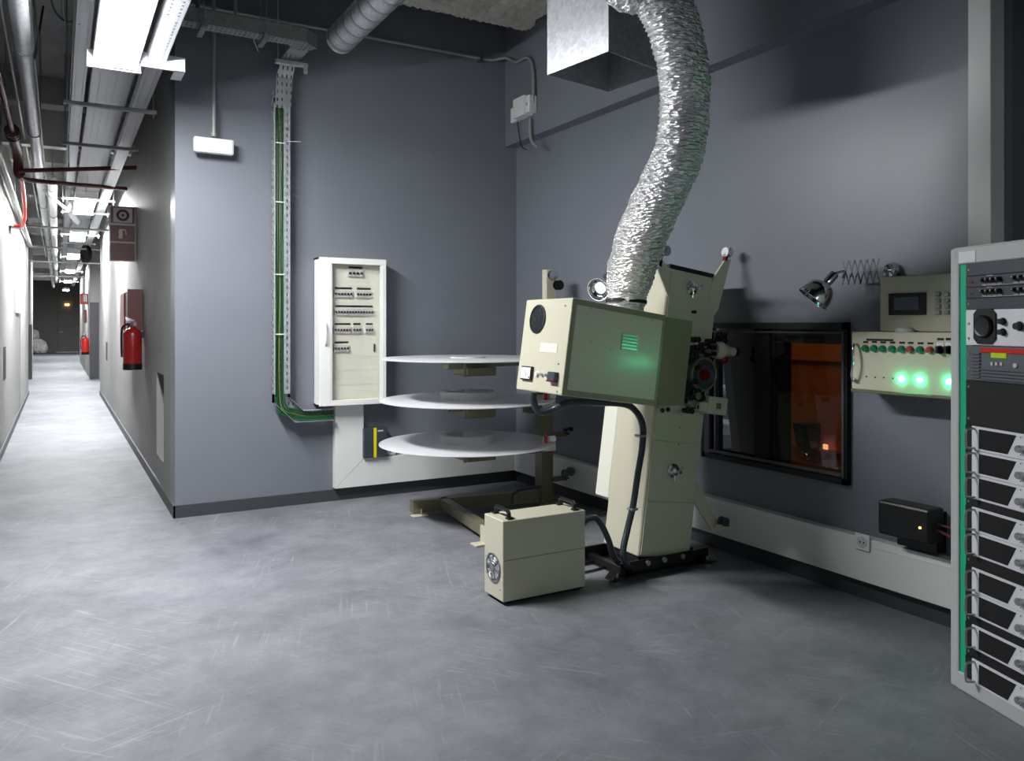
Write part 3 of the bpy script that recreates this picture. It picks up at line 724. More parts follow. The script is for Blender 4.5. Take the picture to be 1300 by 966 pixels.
for k, (zd, R) in enumerate(((1.10, .60), (.815, .605), (.519, .608))):
    d = build('disc', G().lathe((PX, PY, zd), (0, 0, 1), [(0, -.004), (R - .012, -.004), (R, -.001), (R, .003), (R - .006, .006), (0, .006)], seg=96), M['disc'], pt, smooth=True)
    if k:
        build('hub_ring', G().lathe((PX + .0, PY, zd + .006), (0, 0, 1), [(.19, 0), (.195, .05), (.19, .055), (.155, .055), (.15, .05), (.15, 0)], seg=64).box(PX - .06, PY - .03, zd + .004, PX + .06, PY + .03, zd + .03, .004).cyl((PX - .02, PY, zd), (PX - .02, PY, zd + .075), .012), M['grey'], d, smooth=True)
    else:
        build('hub_plate', G().lathe((PX, PY, zd + .006), (0, 0, 1), [(.12, 0), (.12, .008), (0, .008)], seg=48), M['grey'], d, smooth=True)
    # support arm from column to the middle
    a = Vector((CXc, CYc, 0)); b_ = Vector((PX, PY, 0)); n = (b_ - a).normalized().cross(Vector((0, 0, 1))) * .035
    arm = build('support_arm', G().prism([(a + n) + Vector((0, 0, zd - .06)), (a - n) + Vector((0, 0, zd - .06)), (b_ - n) + Vector((0, 0, zd - .06)), (b_ + n) + Vector((0, 0, zd - .06))], (0, 0, .045)), M['beiged'], pt)
    build('motor_housing', G().box(PX - .06, PY - .12, zd - .115, PX + .16, PY + .10, zd - .058, .006).cyl((PX - .06, PY - .08, zd - .12), (PX - .06, PY - .08, zd - .005), .012).box(PX - .17, PY - .05, zd - .07, PX, PY + .05, zd - .03, .004), M['beiged'], arm)
    build('arm_gusset', G().box(CXc - .16, CYc - .06, zd - .13, CXc - .04, CYc + .05, zd - .02, .004), M['beiged'], arm)
    if k:
        e = onY(693, 413 + (H - zd - .01) * F / 5.55, 4.62)
        build('guide_arm', G().cyl((CXc - .02, CYc - .05, zd + .0), (e.x + .05, 4.62, zd - .01), .009).box(e.x - .02, 4.60, zd - .05, e.x + .07, 4.64, zd - .01, .003), M['beige'], pt)
        build('guide_roller', G().cyl((e.x + .02, 4.62, zd + .03), (e.x + .07, 4.62, zd + .03), .022).cyl((e.x - .02, 4.62, zd - .01), (e.x - .02, 4.62, zd + .045), .004), M['white'], pt, 'white roller')
        build('guide_roller_tip', G().cyl((e.x + .0, 4.62, zd - .0), (e.x + .0, 4.62, zd + .05), .012), M['redbright'], pt, 'red roller tip')
# brackets on the column
def colbr(u, v, col, rr):
    p = onY(u, v, CYc - .06)
    b2 = build('side_arm', G().box(CXc + .03, CYc - .075, p.z - .045, p.x + .02, CYc - .045, p.z - .01, .003), M['beiged'], pt)
    build('side_roller', G().cyl((p.x - .025, CYc - .10, p.z + rr * .7), (p.x - .025, CYc - .13, p.z + rr * .7), rr).cyl((p.x + .02, CYc - .10, p.z + rr), (p.x + .02, CYc - .13, p.z + rr), rr * 1.15).cyl((p.x, CYc - .06, p.z - .02), (p.x, CYc - .12, p.z - .02), .008), col, b2, smooth=True)
colbr(716, 602, M['ups'], .028); colbr(716, 546, M['black'], .014)
a = onY(693, 342, CYc - .05); b_ = onY(705, 380, CYc - .05)
tp = build('top_plate', G().box(a.x, CYc - .06, 1.45, b_.x, CYc - .04, a.z, .003).box(a.x - .0, CYc - .04, 1.45, a.x + .02, CYc + .0, a.z), M['beige'], pt)
p = onY(702, 349, CYc - .08); q = onY(709, 362, CYc - .08)
build('top_roller', G().lathe((p.x, CYc - .06, p.z), (0, -1, 0), [(.038, 0), (.038, .01), (.02, .012), (.02, .03), (.038, .032), (.038, .04), (0, .04)]), M['chrome'], tp, smooth=True)
build('top_roller', G().lathe((q.x, CYc - .06, q.z), (0, -1, 0), [(.036, 0), (.036, .01), (.018, .012), (.018, .03), (.036, .032), (.036, .04), (0, .04)]), M['black'], tp, smooth=True)
build('power_lead', G().tube([(CXc - .05, CYc - .04, .14), (CXc - .14, CYc - .02, .13), (CXc - .24, CYc - .04, .13), (CXc - .33, CYc - .10, .115), (CXc - .345, CYc - .13, .06)], .010, smooth=6), M['rubber'], pt)
single('floor_cable', G().tube([onZ(690, 668, .008), onZ(735, 668, .008), onZ(752, 655, .01), (3.36, 4.45, .05), (3.375, 4.47, .14)], .008, smooth=8), M['rubber'], 'black cable lying on the floor behind the power box and rising to the right wall', 'cable', smooth=True)

# ------------------------------------------------------------------ projector, built upright and tilted as one about its base
AL = math.radians(8.0)
BX, BY, BZ = 2.675, 3.34, .10
pj = thing('film_projector', 'beige 35 mm film projector tilted towards the port on a tall pedestal with side lamphouse', 'projector', (BX, BY, BZ), (0, AL, 0), world=False)
Rm = Matrix.Translation((BX, BY, BZ)) @ Matrix.Rotation(AL, 4, 'Y'); Ri = Rm.inverted()
def LY(u, v, y):
    """local point of the tilted projector on its plane y"""
    p = onY(u, v, y + BY); return Ri @ p
pw, pd, ph = .36, .31, 1.56
ped = build('pedestal', G().box(0, 0, 0, pw, pd, ph, .006), M['beige'], pj)
build('pedestal_top', G().box(.008, .004, ph - .002, pw - .008, pd - .004, ph + .022), M['blackm'], ped, 'black top edge')
build('side_panel', G().box(.014, -.006, .30, pw - .004, .002, .62, .001).box(.014, -.006, .012, pw - .004, .002, .294, .001).box(.014, -.006, .626, pw - .004, .002, ph - .02, .001), M['beige'], ped)
# cover box on the rear (left) face
a = LY(758, 629, .24); 
build('rear_cover', G().box(.0, pd + .001, .25, .30, pd + .13, 1.28, .006), M['cream'], ped, 'pale cover box on the far side')
build('screw', G().cyl((.19, -.010, .70), (.19, -.004, .70), .005).cyl((.195, -.010, .61), (.195, -.004, .61), .005).cyl((.02, -.010, .80), (.02, -.005, .80), .004).cyl((.02, -.010, .68), (.02, -.005, .68), .004).cyl((.02, -.010, .5), (.02, -.005, .5), .004).cyl((.02, -.010, .25), (.02, -.005, .25), .004), M['steel'], ped)
def hubknob(u, v, nm):
    p = LY(u, v, -.03); y = -.006
    h = build(nm, G().lathe((p.x, y, p.z), (0, -1, 0), [(.038, 0), (.038, .012), (.024, .016), (.024, .035), (.010, .04), (.010, .07), (0, .07)]), M['chrome'], pj, smooth=True)
    g = G()
    for k in range(3):
        a = k * 2.094 + .4; g.cyl((p.x, y - .028, p.z), (p.x + .055 * math.cos(a), y - .034, p.z + .055 * math.sin(a)), .005, seg=8)
    build('spoke', g, M['steel'], h)
hubknob(881, 366, 'shaft_hub'); hubknob(857, 598, 'shaft_hub')
# roller arms at the top and bottom
def plate(pts, y0, nm, t=.012):
    return build(nm, G().prism([Vector((LY(u, v, y0).x, y0, LY(u, v, y0).z)) for u, v in pts], (0, t, 0)), M['beige'], pj)
def spool(p, ax, s, m, par, nm='spool'):
    return build(nm, G().lathe(p, ax, [(0, 0), (.034 * s, 0), (.034 * s, .008), (.018 * s, .012), (.018 * s, .032), (.034 * s, .036), (.034 * s, .044), (.010, .044), (.010, .052), (0, .052)]), m, par, smooth=True)
a1 = plate([(833.5, 338), (840, 329), (850, 341), (848, 376)], -.008, 'roller_arm')
build('roller_bracket', G().box(LY(833.5, 338, 0).x, -.008, LY(836, 338, 0).z, LY(840, 330, 0).x, .03, LY(838, 320, 0).z), M['beige'], a1)
p = LY(840, 319, -.03); spool(p, (0, -1, .0), .82, M['steel'], a1)
a2 = plate([(899, 374), (906, 353), (920, 331), (928, 329), (912, 392), (907, 400)], -.008, 'roller_arm')
p = LY(925, 321, -.0); spool(Vector((p.x - .03, p.y, p.z)), (1, 0, 0), .8, M['silver'], a2)
build('roller_tip', G().cyl((p.x + .012, p.y, p.z - .02), (p.x + .012, p.y, p.z + .03), .012).box(p.x - .03, -.01, p.z - .05, p.x - .01, .01, p.z - .01), M['knobred'], a2, 'red roller tip')
a3 = plate([(886, 612), (912, 664), (914, 674), (904, 673), (880, 636)], .02, 'roller_arm')
p = LY(913, 664, 0); b3 = build('roller_bracket', G().box(p.x - .03, -.01, p.z - .03, p.x + .05, .03, p.z - .005), M['beige'], a3)
spool(Vector((p.x + .01, .0, p.z + .015)), (0, -1, 0), .75, M['graybox'], a3)
build('roller_tip', G().cyl((p.x + .055, -.01, p.z - .015), (p.x + .055, -.01, p.z + .02), .010), M['knobred'], a3, 'red roller tip')

# lamphouse: main cabinet, angled hood towards the pedestal
ly0 = 3.10 - BY
c_n = LY(727.5, 377.6, ly0); c_b = LY(712.5, 502, ly0); c_r = LY(845, 403, ly0)
lz1 = c_n.z; lz0 = c_b.z; lx0 = (c_n.x + c_b.x) / 2; lx1 = c_r.x; lyw = .425
lh = build('lamphouse', G().box(lx0, ly0, lz0, lx1, ly0 + lyw, lz1, .006, seg=2), M['beige'], pj)
hx = LY(883, 408, ly0 + .03).x
build('hood', G().prism([(lx1 - .003, ly0 + .004, lz0 + .004), (hx + .03, ly0 + .085, lz0 + .02), (hx + .03, 0.0 + .02, lz0 + .02), (lx1 - .003, .02, lz0 + .004)], (0, 0, lz1 - lz0 - .012)), M['surround'], lh, 'angled hood in front of the pedestal')  # same paint as the lamphouse; the darker tone here paints in its shade
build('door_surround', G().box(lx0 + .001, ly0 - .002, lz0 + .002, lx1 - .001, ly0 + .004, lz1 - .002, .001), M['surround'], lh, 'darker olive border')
build('side_door', G().box(lx0 + .025, ly0 - .006, lz0 + .03, lx1 - .02, ly0 + .002, lz1 - .03, .002), M['beigedoor'], lh, 'paler side door')
# louvred window and small marks on the side door
a = LY(789, 422, ly0); b_ = LY(807, 446, ly0)
g = G(); n = 5
for i in range(n):
    zz = b_.z + (a.z - b_.z) * (i + .5) / n; g.box(a.x, ly0 - .0105, zz - .008, b_.x, ly0 - .006, zz + .006, .0015)
build('louvre', g, M['steel'], lh, 'small louvred window')
g = G()
for u, v in ((750, 392), (827, 407), (775, 443), (749, 434)):
    p = LY(u, v, ly0); g.cyl((p.x, ly0 - .009, p.z), (p.x, ly0 - .005, p.z), .004, seg=10)
build('screw', g, M['steel'], lh)
# front (left) face fittings
def LX(u, v):
    """point on the lamphouse end face"""
    o = Ri @ Vector((0, 0, H)); Xc = (u - U0) / F; d = Vector((Xc * K + S, -Xc * S + K, (V0 - v) / F)); d = Ri.to_3x3() @ d
    t = (lx0 - o.x) / d.x; return o + d * t
p = LX(683, 405)
build('fan_opening', G().lathe((lx0 - .001, p.y, p.z), (-1, 0, 0), [(.073, 0), (.073, .004), (.066, .006), (.062, .001), (0, .001)], seg=40), M['blackm'], lh, 'black fan opening')
g = G()
for i in range(9):
    yy = -.056 + i * .014; hh = math.sqrt(max(0, .064 ** 2 - yy ** 2)); g.box(lx0 - .006, p.y + yy - .001, p.z - hh, lx0 - .004, p.y + yy + .001, p.z + hh)
for r_ in (.02, .042): g.torus((lx0 - .005, p.y, p.z), (1, 0, 0), r_, .0012, 32, 6)
build('fan_guard', g, M['graybox'], lh)
a = LX(665, 464.5); b_ = LX(676, 483)
mt = build('ammeter', G().box(lx0 - .014, b_.y, b_.z, lx0, a.y, a.z, .002), M['black'], lh)
build('meter_dial', G().box(lx0 - .016, b_.y + .006, b_.z + .006, lx0 - .013, a.y - .006, a.z - .006), M['white'], mt, 'white meter dial')
m_ = (a + b_) / 2
build('meter_needle', G().prism([(lx0 - .0165, m_.y - .01, b_.z + .02), (lx0 - .0165, m_.y - .012, b_.z + .022), (lx0 - .0165, m_.y + .01, m_.z + .015)], (-.001, 0, 0)).cyl((lx0 - .018, b_.y + .012, b_.z + .014), (lx0 - .015, b_.y + .012, b_.z + .014), .004), M['black'], mt)
p = LX(682.5, 475); build('white_button', G().cyl((lx0 - .012, p.y, p.z), (lx0, p.y, p.z), .011).cyl((lx0 - .003, p.y, p.z), (lx0, p.y, p.z), .015), M['white'], lh)
p = LX(688.5, 475.5); build('toggle', G().cyl((lx0 - .01, p.y, p.z), (lx0, p.y, p.z), .007), M['steel'], lh)
p = LX(694, 476); build('lever_switch', G().cyl((lx0 - .008, p.y, p.z), (lx0, p.y, p.z), .008).cyl((lx0 - .008, p.y, p.z), (lx0 - .022, p.y - .008, p.z - .012), .0025), M['steel'], lh)
a = LX(700, 472); b_ = LX(708, 485)
kb = build('counter', G().box(lx0 - .022, b_.y, b_.z, lx0, a.y, a.z, .002), M['graybox'], lh)
build('reset_bar', G().box(lx0 - .024, b_.y, b_.z - .003, lx0, a.y, b_.z + .004), M['knobred'], kb, 'dark red bar')
g = G()
for u, v in ((718, 388), (709, 462), (707.5, 497)):
    p = LX(u, v); g.cyl((lx0 - .003, p.y, p.z), (lx0, p.y, p.z), .004, seg=10)
build('screw', g, M['steel'], lh)
a = LX(686, 443); b_ = LX(707, 448)
build('data_plate', G().box(lx0 - .002, b_.y, b_.z, lx0, a.y, a.z + .03), M['cream'], lh, 'cream data plate')
# underside vents between lamphouse and pedestal: knobs below the hood
g = G()
for u, v in ((841, 521), (848, 520), (868, 521), (873, 519)):
    p = LY(u, v, -.08); g.sphere(p, .013, 12)
build('threading_knob', g, M['black'], pj, smooth=True)
# projector head on the pedestal side, under the port
hp = LY(893, 475, -.05)
hd = build('projector_head', G().box(hp.x - .09, -.035, hp.z - .17, hp.x + .05, .0, hp.z + .15, .01), M['blackm'], pj)
build('gear_cover', G().lathe((hp.x, -.03, hp.z), (0, -1, 0), [(.098, -.02), (.098, .018), (.09, .024), (.085, .018), (.06, .018), (.055, .026), (0, .03)], seg=48), M['graybox'], hd, 'round glazed gear cover', smooth=True)
build('gear_ring', G().torus((hp.x, -.055, hp.z), (0, 1, 0), .088, .008, 40, 10), M['beiged'], hd, smooth=True)
build('inching_knob', G().lathe((hp.x - .005, -.055, hp.z - .005), (0, -1, 0), [(.030, 0), (.030, .02), (.022, .035), (0, .037)]), M['knobred'], hd, 'dark red knob', smooth=True)
build('clear_disc', G().lathe((hp.x + .045, -.045, hp.z + .0), (0, -1, 0), [(.035, 0), (.035, .012), (0, .014)]), M['screen'], hd, smooth=True)
g = G(); gs = G()
for (u, v, r_) in ((884, 431, .016), (896, 437, .012), (904, 433, .014), (888, 441, .015), (907, 441, .014), (882, 452, .014), (884, 497, .018), (890, 505, .014), (878, 505, .02), (886, 517, .016), (876, 522, .014), (880, 484, .016), (895, 512, .012), (905, 449, .012), (884, 466, .014)):
    p = LY(u, v, -.055); g.lathe((p.x, -.03, p.z), (0, -1, 0), [(r_, -.02), (r_, .02), (r_ * .6, .024), (r_ * .6, .034), (r_, .038), (r_, .046), (0, .048)], seg=16)
build('guide_roller', g, M['black'], hd, smooth=True)
for (u, v, r_) in ((903, 446, .012), (893, 451, .009), (889, 503, .020), (883, 512.5, .021)):
    p = LY(u, v, -.09); gs.lathe((p.x, -.05, p.z), (0, -1, 0), [(r_, 0), (r_, .03), (r_ * .8, .034), (0, .034)], seg=20)
build('sprocket', gs, M['steel'], hd, smooth=True)
a = LY(895, 502, -.06); b_ = LY(916, 527, -.06)
eb = build('exciter_box', G().box(a.x, -.10, b_.z, b_.x, -.03, a.z, .008, seg=2).box(a.x - .05, -.085, b_.z + .01, a.x + .01, -.03, b_.z + .06, .005), M['beige'], hd, 'beige sound head box')
build('box_window', G().box((a.x + b_.x) / 2 - .016, -.102, (a.z + b_.z) / 2 - .016, (a.x + b_.x) / 2 + .018, -.098, (a.z + b_.z) / 2 + .016), M['beiged'], eb)
p = LY(906, 444, -.05)
ln = build('lens_turret', G().lathe(p, (1, 0, .05), [(.0, 0), (.045, 0), (.05, .05), (.036, .07), (.034, .10), (.026, .11), (.026, .15), (0, .15)]), M['beige'], hd, smooth=True)
build('lens_barrel', G().lathe(p + Vector((.145, 0, .0075)), (1, 0, .05), [(0, 0), (.024, 0), (.024, .035), (0, .035)]), M['black'], ln, smooth=True)
g = G()
for (u, v) in ((912, 425), (921, 424), (913, 434), (921, 433), (908, 437), (915, 437)):
    p = LY(u, v, -.02); g.sphere(p, .016, 12)
p = LY(908, 429, -.02); q = LY(922, 428, -.02); g.cyl(p, q, .008); p = LY(908, 436, -.02); q = LY(922, 434, -.02); g.cyl(p, q, .008)
build('focus_knob', g, M['black'], hd, smooth=True)
p = LY(919, 456, -.0); build('frame_knob', G().sphere(p, .024, 16, (1.2, 1, 1)).cyl(p, p - Vector((.08, 0, 0)), .008), M['knobred'], hd, 'dark red knob', smooth=True)
p = LY(880, 396, -.01); build('pivot_pin', G().cyl((p.x, -.03, p.z), (p.x, 0, p.z), .009), M['black'], pj)

# floor frame under the projector (upright, world coordinates; still part of the projector)
Rz = Matrix.Rotation(-AL, 4, 'Y')
def base_part(nm, g, m, par=pj, label=None, smooth=False):
    bmesh.ops.transform(g.bm, matrix=Ri, verts=g.bm.verts)
    return build(nm, g, m, par, label, smooth)
a = onZ(780, 741, .0); b_ = onZ(900, 714, .0)
yr = 3.30
fr = base_part('floor_rail', G().prism([(2.45, yr - .03, .025), (2.45, yr + .03, .025), (2.50, yr + .03, .075), (2.50, yr - .03, .075)], (.0, 0, 0.001)).box(2.46, yr - .035, .022, 3.17, yr + .035, .03, .002).box(2.53, yr + .0, .03, 3.14, yr + .012, .095, .002), M['black'])
base_part('floor_rail', G().box(2.46, yr + .325, .022, 3.17, yr + .395, .03, .002).box(2.5, yr + .35, .03, 3.14, yr + .362, .095, .002).box(2.56, yr, .03, 2.60, yr + .36, .06).box(3.05, yr, .03, 3.09, yr + .36, .06), M['black'])
base_part('plinth', G().prism([(2.69, yr + .06, .06), (3.08, yr + .06, .06), (3.08, yr + .33, .06), (2.69, yr + .33, .06)], (0, 0, .03)).box(2.70, yr + .05, .03, 2.74, yr + .33, .10).box(3.0, yr + .05, .03, 3.04, yr + .33, .06), M['blackm'])
g = G()
for x, y in ((2.50, yr), (3.13, yr), (2.50, yr + .36), (3.13, yr + .36)):
    g.lathe((x, y, 0), (0, 0, 1), [(.036, 0), (.036, .012), (.028, .018), (.012, .02), (.012, .05), (0, .05)], seg=24)
base_part('levelling_foot', g, M['steel'], smooth=True)
g = G()
for u in (822, 843, 866):
    p = onY(u, 712, yr - .002); g.cyl((p.x, yr - .012, .075), (p.x, yr + .0, .075), .014, seg=16)
base_part('bolt', g, M['steel'], smooth=True)
# corrugated hoses
def hose(nm, pts, label, r=.017, sm=10):
    P = [onY(*q) for q in pts]
    g = G().tube(P, r, seg=14, smooth=sm)
    return base_part(nm, g, M['rubber'], pj, label, True)
hs = hose('lamphouse_hose', [(678, 498, 3.30), (678, 512, 3.30), (686, 523, 3.28), (704, 519, 3.24), (722, 511, 3.18), (760, 511, 3.16), (792, 513, 3.16), (807, 522, 3.20), (816, 541, 3.24), (815, 570, 3.27), (810, 600, 3.29), (804, 640, 3.29), (797, 670, 3.29), (791, 700, 3.27), (795, 716, 3.27), (800, 722, 3.32)], 'dark hose from the lamphouse')
for (u, v, y) in ((813.5, 553, 3.245), (803.5, 646, 3.29)):
    p = onY(u, v, y); base_part('hose_clip', G().box(p.x - .021, y - .021, p.z - .007, p.x + .021, y + .03, p.z + .007, .004), M['steel'], hs)

# ------------------------------------------------------------------ power box on the floor
rx = thing('lamp_power_box', 'beige power supply box with fan and two black handles on the floor before the projector', 'power supply', (2.064, 3.385, 0))
bx0, bx1, by0, by1, bzt = 1.828, 2.30, 3.29, 3.48, .402
build('case', G().box(bx0, by0, .018, bx1, by1, bzt, .003), M['beige'], rx)
build('case_seam', G().box(bx0 + .004, by0 - .001, .212, bx1 - .002, by0 + .001, .2145), M['beiged'], rx)
g = G()
for x in (bx0 + .03, bx1 - .05):
    for y in (by0 + .02, by1 - .04): g.box(x, y, 0, x + .03, y + .02, .02)
g.box(bx0 + .012, by0 + .006, .010, bx1 - .012, by1 - .006, .02)
build('foot', g, M['blackm'], rx)
def o_x(u, v):
    return onX(u, v, bx0)
p = o_x(625.5, 719)
cyf, czf = (by0 + by1) / 2 + .0, p.z
fn = build('fan_grille', G().torus((bx0 - .004, cyf, czf), (1, 0, 0), .066, .004, 40, 8).torus((bx0 - .008, cyf, czf), (1, 0, 0), .052, .0016, 40, 6).torus((bx0 - .01, cyf, czf), (1, 0, 0), .040, .0016, 40, 6).torus((bx0 - .01, cyf, czf), (1, 0, 0), .028, .0016, 40, 6)
           .cyl((bx0 - .012, cyf, czf), (bx0 - .006, cyf, czf), .02), M['steel'], rx)
g = G()
for k in range(8):
    a = k * math.pi / 4 + .2; g.cyl((bx0 - .008, cyf, czf), (bx0 - .006, cyf + .066 * math.cos(a), czf + .066 * math.sin(a)), .0018, seg=6)
build('grille_spoke', g, M['steel'], fn)
g = G()
for k in range(7):
    a = k * 2 * math.pi / 7; n1 = Vector((0, math.cos(a), math.sin(a))); n2 = Vector((0, math.cos(a + .55), math.sin(a + .55))); c = Vector((bx0 - .002, cyf, czf))
    g.prism([c + n1 * .018, c + n1 * .06, c + n2 * .06, c + n2 * .018], (-.002, 0, 0))
build('fan_blade', g, M['silver'], fn)
build('fan_recess', G().cyl((bx0 - .001, cyf, czf), (bx0 + .001, cyf, czf), .064, seg=36), M['graybox'], fn)
for x0 in (bx0 + .02, bx1 - .075):
    xc = x0 + .028
    g = G(); ya, yb2 = by0 + .028, by1 - .028
    g.tube([(xc, ya, bzt - .002), (xc, ya + .002, bzt + .028), (xc, ya + .016, bzt + .038), (xc, yb2 - .016, bzt + .038), (xc, yb2 - .002, bzt + .028), (xc, yb2, bzt - .002)], .0105, seg=8)
    g.box(xc - .016, ya - .02, bzt, xc + .016, ya + .012, bzt + .008, .002).box(xc - .016, yb2 - .012, bzt, xc + .016, yb2 + .02, bzt + .008, .002)
    build('handle', g, M['black'], rx)
g = G()
for y, z in ((by0 + .02, .12), (by1 - .02, .12), (by0 + .02, .19), (by1 - .02, .20), (by0 + .03, .07)):
    g.cyl((bx0 - .002, y, z), (bx0 + .001, y, z), .003, seg=8)
build('screw', g, M['steel'], rx)
P = [(bx1 - .005, 3.40, .30), onY(752, 657, 3.39), onY(762, 664, 3.38), onY(772, 684, 3.36), onY(779, 706, 3.35), onY(788, 716, 3.34), onY(800, 719, 3.36)]
build('supply_hose', G().tube(P, .016, seg=14, smooth=10), M['rubber'], rx, 'dark hose running to the projector base', True)
single('thin_floor_cable', G().tube([(2.31, 3.50, .01), onZ(760, 722, .008), onZ(785, 712, .008), (2.75, 3.55, .02)], .006, smooth=8), M['rubber'], 'thin dark cord on the floor between power box and projector base', 'cable', smooth=True)

# ------------------------------------------------------------------ control panels on the right wall
xp = 3.25
cp = thing('automation_panel', 'beige control box with rows of green and red push buttons and glowing green lamps', 'control panel', (3.34, 2.1, 1.03))
ya, yb2 = 2.466, 1.66
build('case', G().box(xp, yb2, 1.03, XR, ya, 1.30, .004), M['beige'], cp)
build('lower_lip', G().box(xp - .006, yb2, 1.018, XR, ya, 1.032, .002), M['beiged'], cp)
def X(u, v, x=xp): return onX(u, v, x)
btn = [(1099, 442), (1110, 442), (1121, 442.5), (1133, 442.8), (1145, 443.2), (1156, 443.5), (1168.5, 444), (1181, 444.3)]
kinds = ['g', 'g', 'g', 'g', 'g', 'r', 'g', 'r']
for (u, v), k in zip(btn, kinds):
    p = X(u, v)
    build('push_button', G().cyl((xp - .004, p.y, p.z), (xp + .002, p.y, p.z), .0165).lathe((xp - .004, p.y, p.z), (-1, 0, 0), [(.014, 0), (.014, .010), (.011, .014), (0, .015)], seg=20), M['btngreen' if k == 'g' else 'btnred'], cp, ('green' if k == 'g' else 'red') + ' push button', True)
    build('button_label', G().box(xp - .0015, p.y - .014, p.z + .024, xp + .001, p.y + .012, p.z + .033), M['blackm'], cp)
for u in (1194, 1205, 1217):
    p = X(u, 444); s = build('selector_switch', G().cyl((xp - .006, p.y, p.z), (xp + .002, p.y, p.z), .018).box(xp - .03, p.y - .005, p.z - .016, xp - .004, p.y + .006, p.z + .016, .002), M['black'], cp)
    build('switch_plate', G().box(xp - .002, p.y - .015, p.z + .012, xp + .001, p.y + .015, p.z + .03), M['silver'], cp)
    build('button_label', G().box(xp - .0015, p.y - .014, p.z + .040, xp + .001, p.y + .014, p.z + .05), M['blackm'], cp)
a = X(1100, 430); b_ = X(1134, 433)
build('title_strip', G().box(xp - .0015, b_.y, b_.z - .0, xp + .001, a.y, b_.z + .009), M['blackm'], cp, 'black title strip')
LED = [(1144.5, 481), (1168, 482.5), (1205, 484.5)]
for u, v in LED:
    p = X(u, v)
    build('lamp_lens', G().lathe((xp - .001, p.y, p.z), (-1, 0, 0), [(.0105, 0), (.0105, .004), (.008, .006), (0, .007)], seg=20), M['ledgreen'], cp, 'glowing green lamp', True)
    l = bpy.data.lights.new('green_lamp', 'POINT'); l.energy = .006; l.color = (.0, 1, .52); l.shadow_soft_size = .01
    lo = bpy.data.objects.new('green_lamp', l); C.objects.link(lo); lo.location = (xp - .018, p.y, p.z)
g = G()
for u, v in ((1100, 478), (1111, 479), (1122, 479.3), (1133.5, 480.5)):
    p = X(u, v); g.cyl((xp - .001, p.y, p.z), (xp + .001, p.y, p.z), .004, seg=10)
build('small_hole', g, M['blackm'], cp)
p0, p1 = X(1087, 437), X(1085, 482)
build('handle', G().tube([(xp, p0.y, p0.z), (xp - .02, p0.y - .004, p0.z), (xp - .032, p0.y - .008, p0.z - .03), (xp - .036, p0.y - .010, (p0.z + p1.z) / 2), (xp - .032, p1.y - .008, p1.z + .03), (xp - .02, p1.y - .004, p1.z), (xp, p1.y, p1.z)], .006, smooth=5).cyl((xp - .01, p1.y, p1.z), (xp, p1.y, p1.z), .010), M['chrome'], cp, 'curved chrome handle', True)
xq = 3.31
dp = thing('display_panel', 'beige panel with a small grey screen and keypad above the control box', 'control panel', (3.36, 2.0, 1.305))
a = onX(1117, 352, xq)
build('case', G().box(xq, 1.66, 1.302, XR, a.y, a.z, .004), M['beige'], dp)
a = onX(1129, 373, xq); b_ = onX(1176, 399.5, xq)
sc = build('display_bezel', G().box(xq - .008, b_.y, b_.z, xq + .001, a.y, a.z, .002), M['black'], dp)
build('screen', G().box(xq - .0095, b_.y + .03, b_.z + .022, xq - .007, a.y - .03, a.z - .018), M['screen'], sc, 'grey screen')
for i, u in enumerate((1191.5, 1202.5, 1214)):
    for j_, v in enumerate((373.5, 381.5, 389, 396.5)):
        p = onX(u, v, xq); build('key', G().box(xq - .010, p.y - .011, p.z - .009, xq + .001, p.y + .011, p.z + .009, .002), M['zincd'], dp)
p = onX(1147, 417, 3.28)
single('mouse', G().sphere((3.29, p.y, 1.304), .05, 20, (.55, .9, .42)), M['grey'], 'small rounded grey puck resting on the control box below the screen', 'computer mouse', smooth=True, loc=(3.29, p.y, 1.302))

# scissor lamps
def reflector(nm, lab, apex, axis, R, L, parts):
    t = thing(nm, lab, 'lamp', parts['mount'])
    a = Vector(axis).normalized(); ap = Vector(apex)
    prof = [(.0, 0), (.020, 0), (.023, .01), (.023, .055), (.030, .062)] + [(.030 + (R - .030) * math.sin(k / 8 * math.pi / 2), .062 + (L - .062) * (1 - math.cos(k / 8 * math.pi / 2)) * .9 + (L - .062) * .1 * k / 8) for k in range(1, 9)]
    inner = [(r_ - .002, h) for r_, h in prof[::-1][:8]] + [(.0, .075)]
    sh = build('lamp_shade', G().lathe(ap, a, prof + inner, seg=40), M['chrome'], t, smooth=True)
    build('shade_rim', G().torus(ap + a * L, a, R, .003, 40, 6), M['chrome'], sh)
    return t, a, ap
m = onX(1131, 343, 3.40)
ap = onX(1060, 347, 3.24); tip = onX(1040, 376, 3.20)
t, a, ap = reflector('scissor_lamp', 'chrome wall lamp on an extending scissor arm above the control box', ap, (tip - ap) + Vector((-.03, 0, 0)), .078, .160, {'mount': m})
build('wall_mount', G().lathe((XR, m.y, m.z), (-1, 0, 0), [(.038, 0), (.038, .02), (.03, .035), (.012, .04), (.012, .09), (0, .09)]), M['chrome'], t, smooth=True)
xs = 3.33
l0 = onX(1070, 345, xs); l1 = onX(1124, 345, xs)
zm = (l0.z + l1.z) / 2; hh = .058; g = G()
n = 6; y0, y1 = l0.y, l1.y + .03
for i in range(n):
    ya_ = y0 + (y1 - y0) * i / n; yb_ = y0 + (y1 - y0) * (i + 1.0) / n
    g.prism([(xs - .002, ya_ - .002, zm - hh), (xs - .002, ya_ + .005, zm - hh), (xs - .002, yb_ + .005, zm + hh), (xs - .002, yb_ - .002, zm + hh)], (.002, 0, 0))
    g.prism([(xs + .002, ya_ - .002, zm + hh), (xs + .002, ya_ + .005, zm + hh), (xs + .002, yb_ + .005, zm - hh), (xs + .002, yb_ - .002, zm - hh)], (.002, 0, 0))
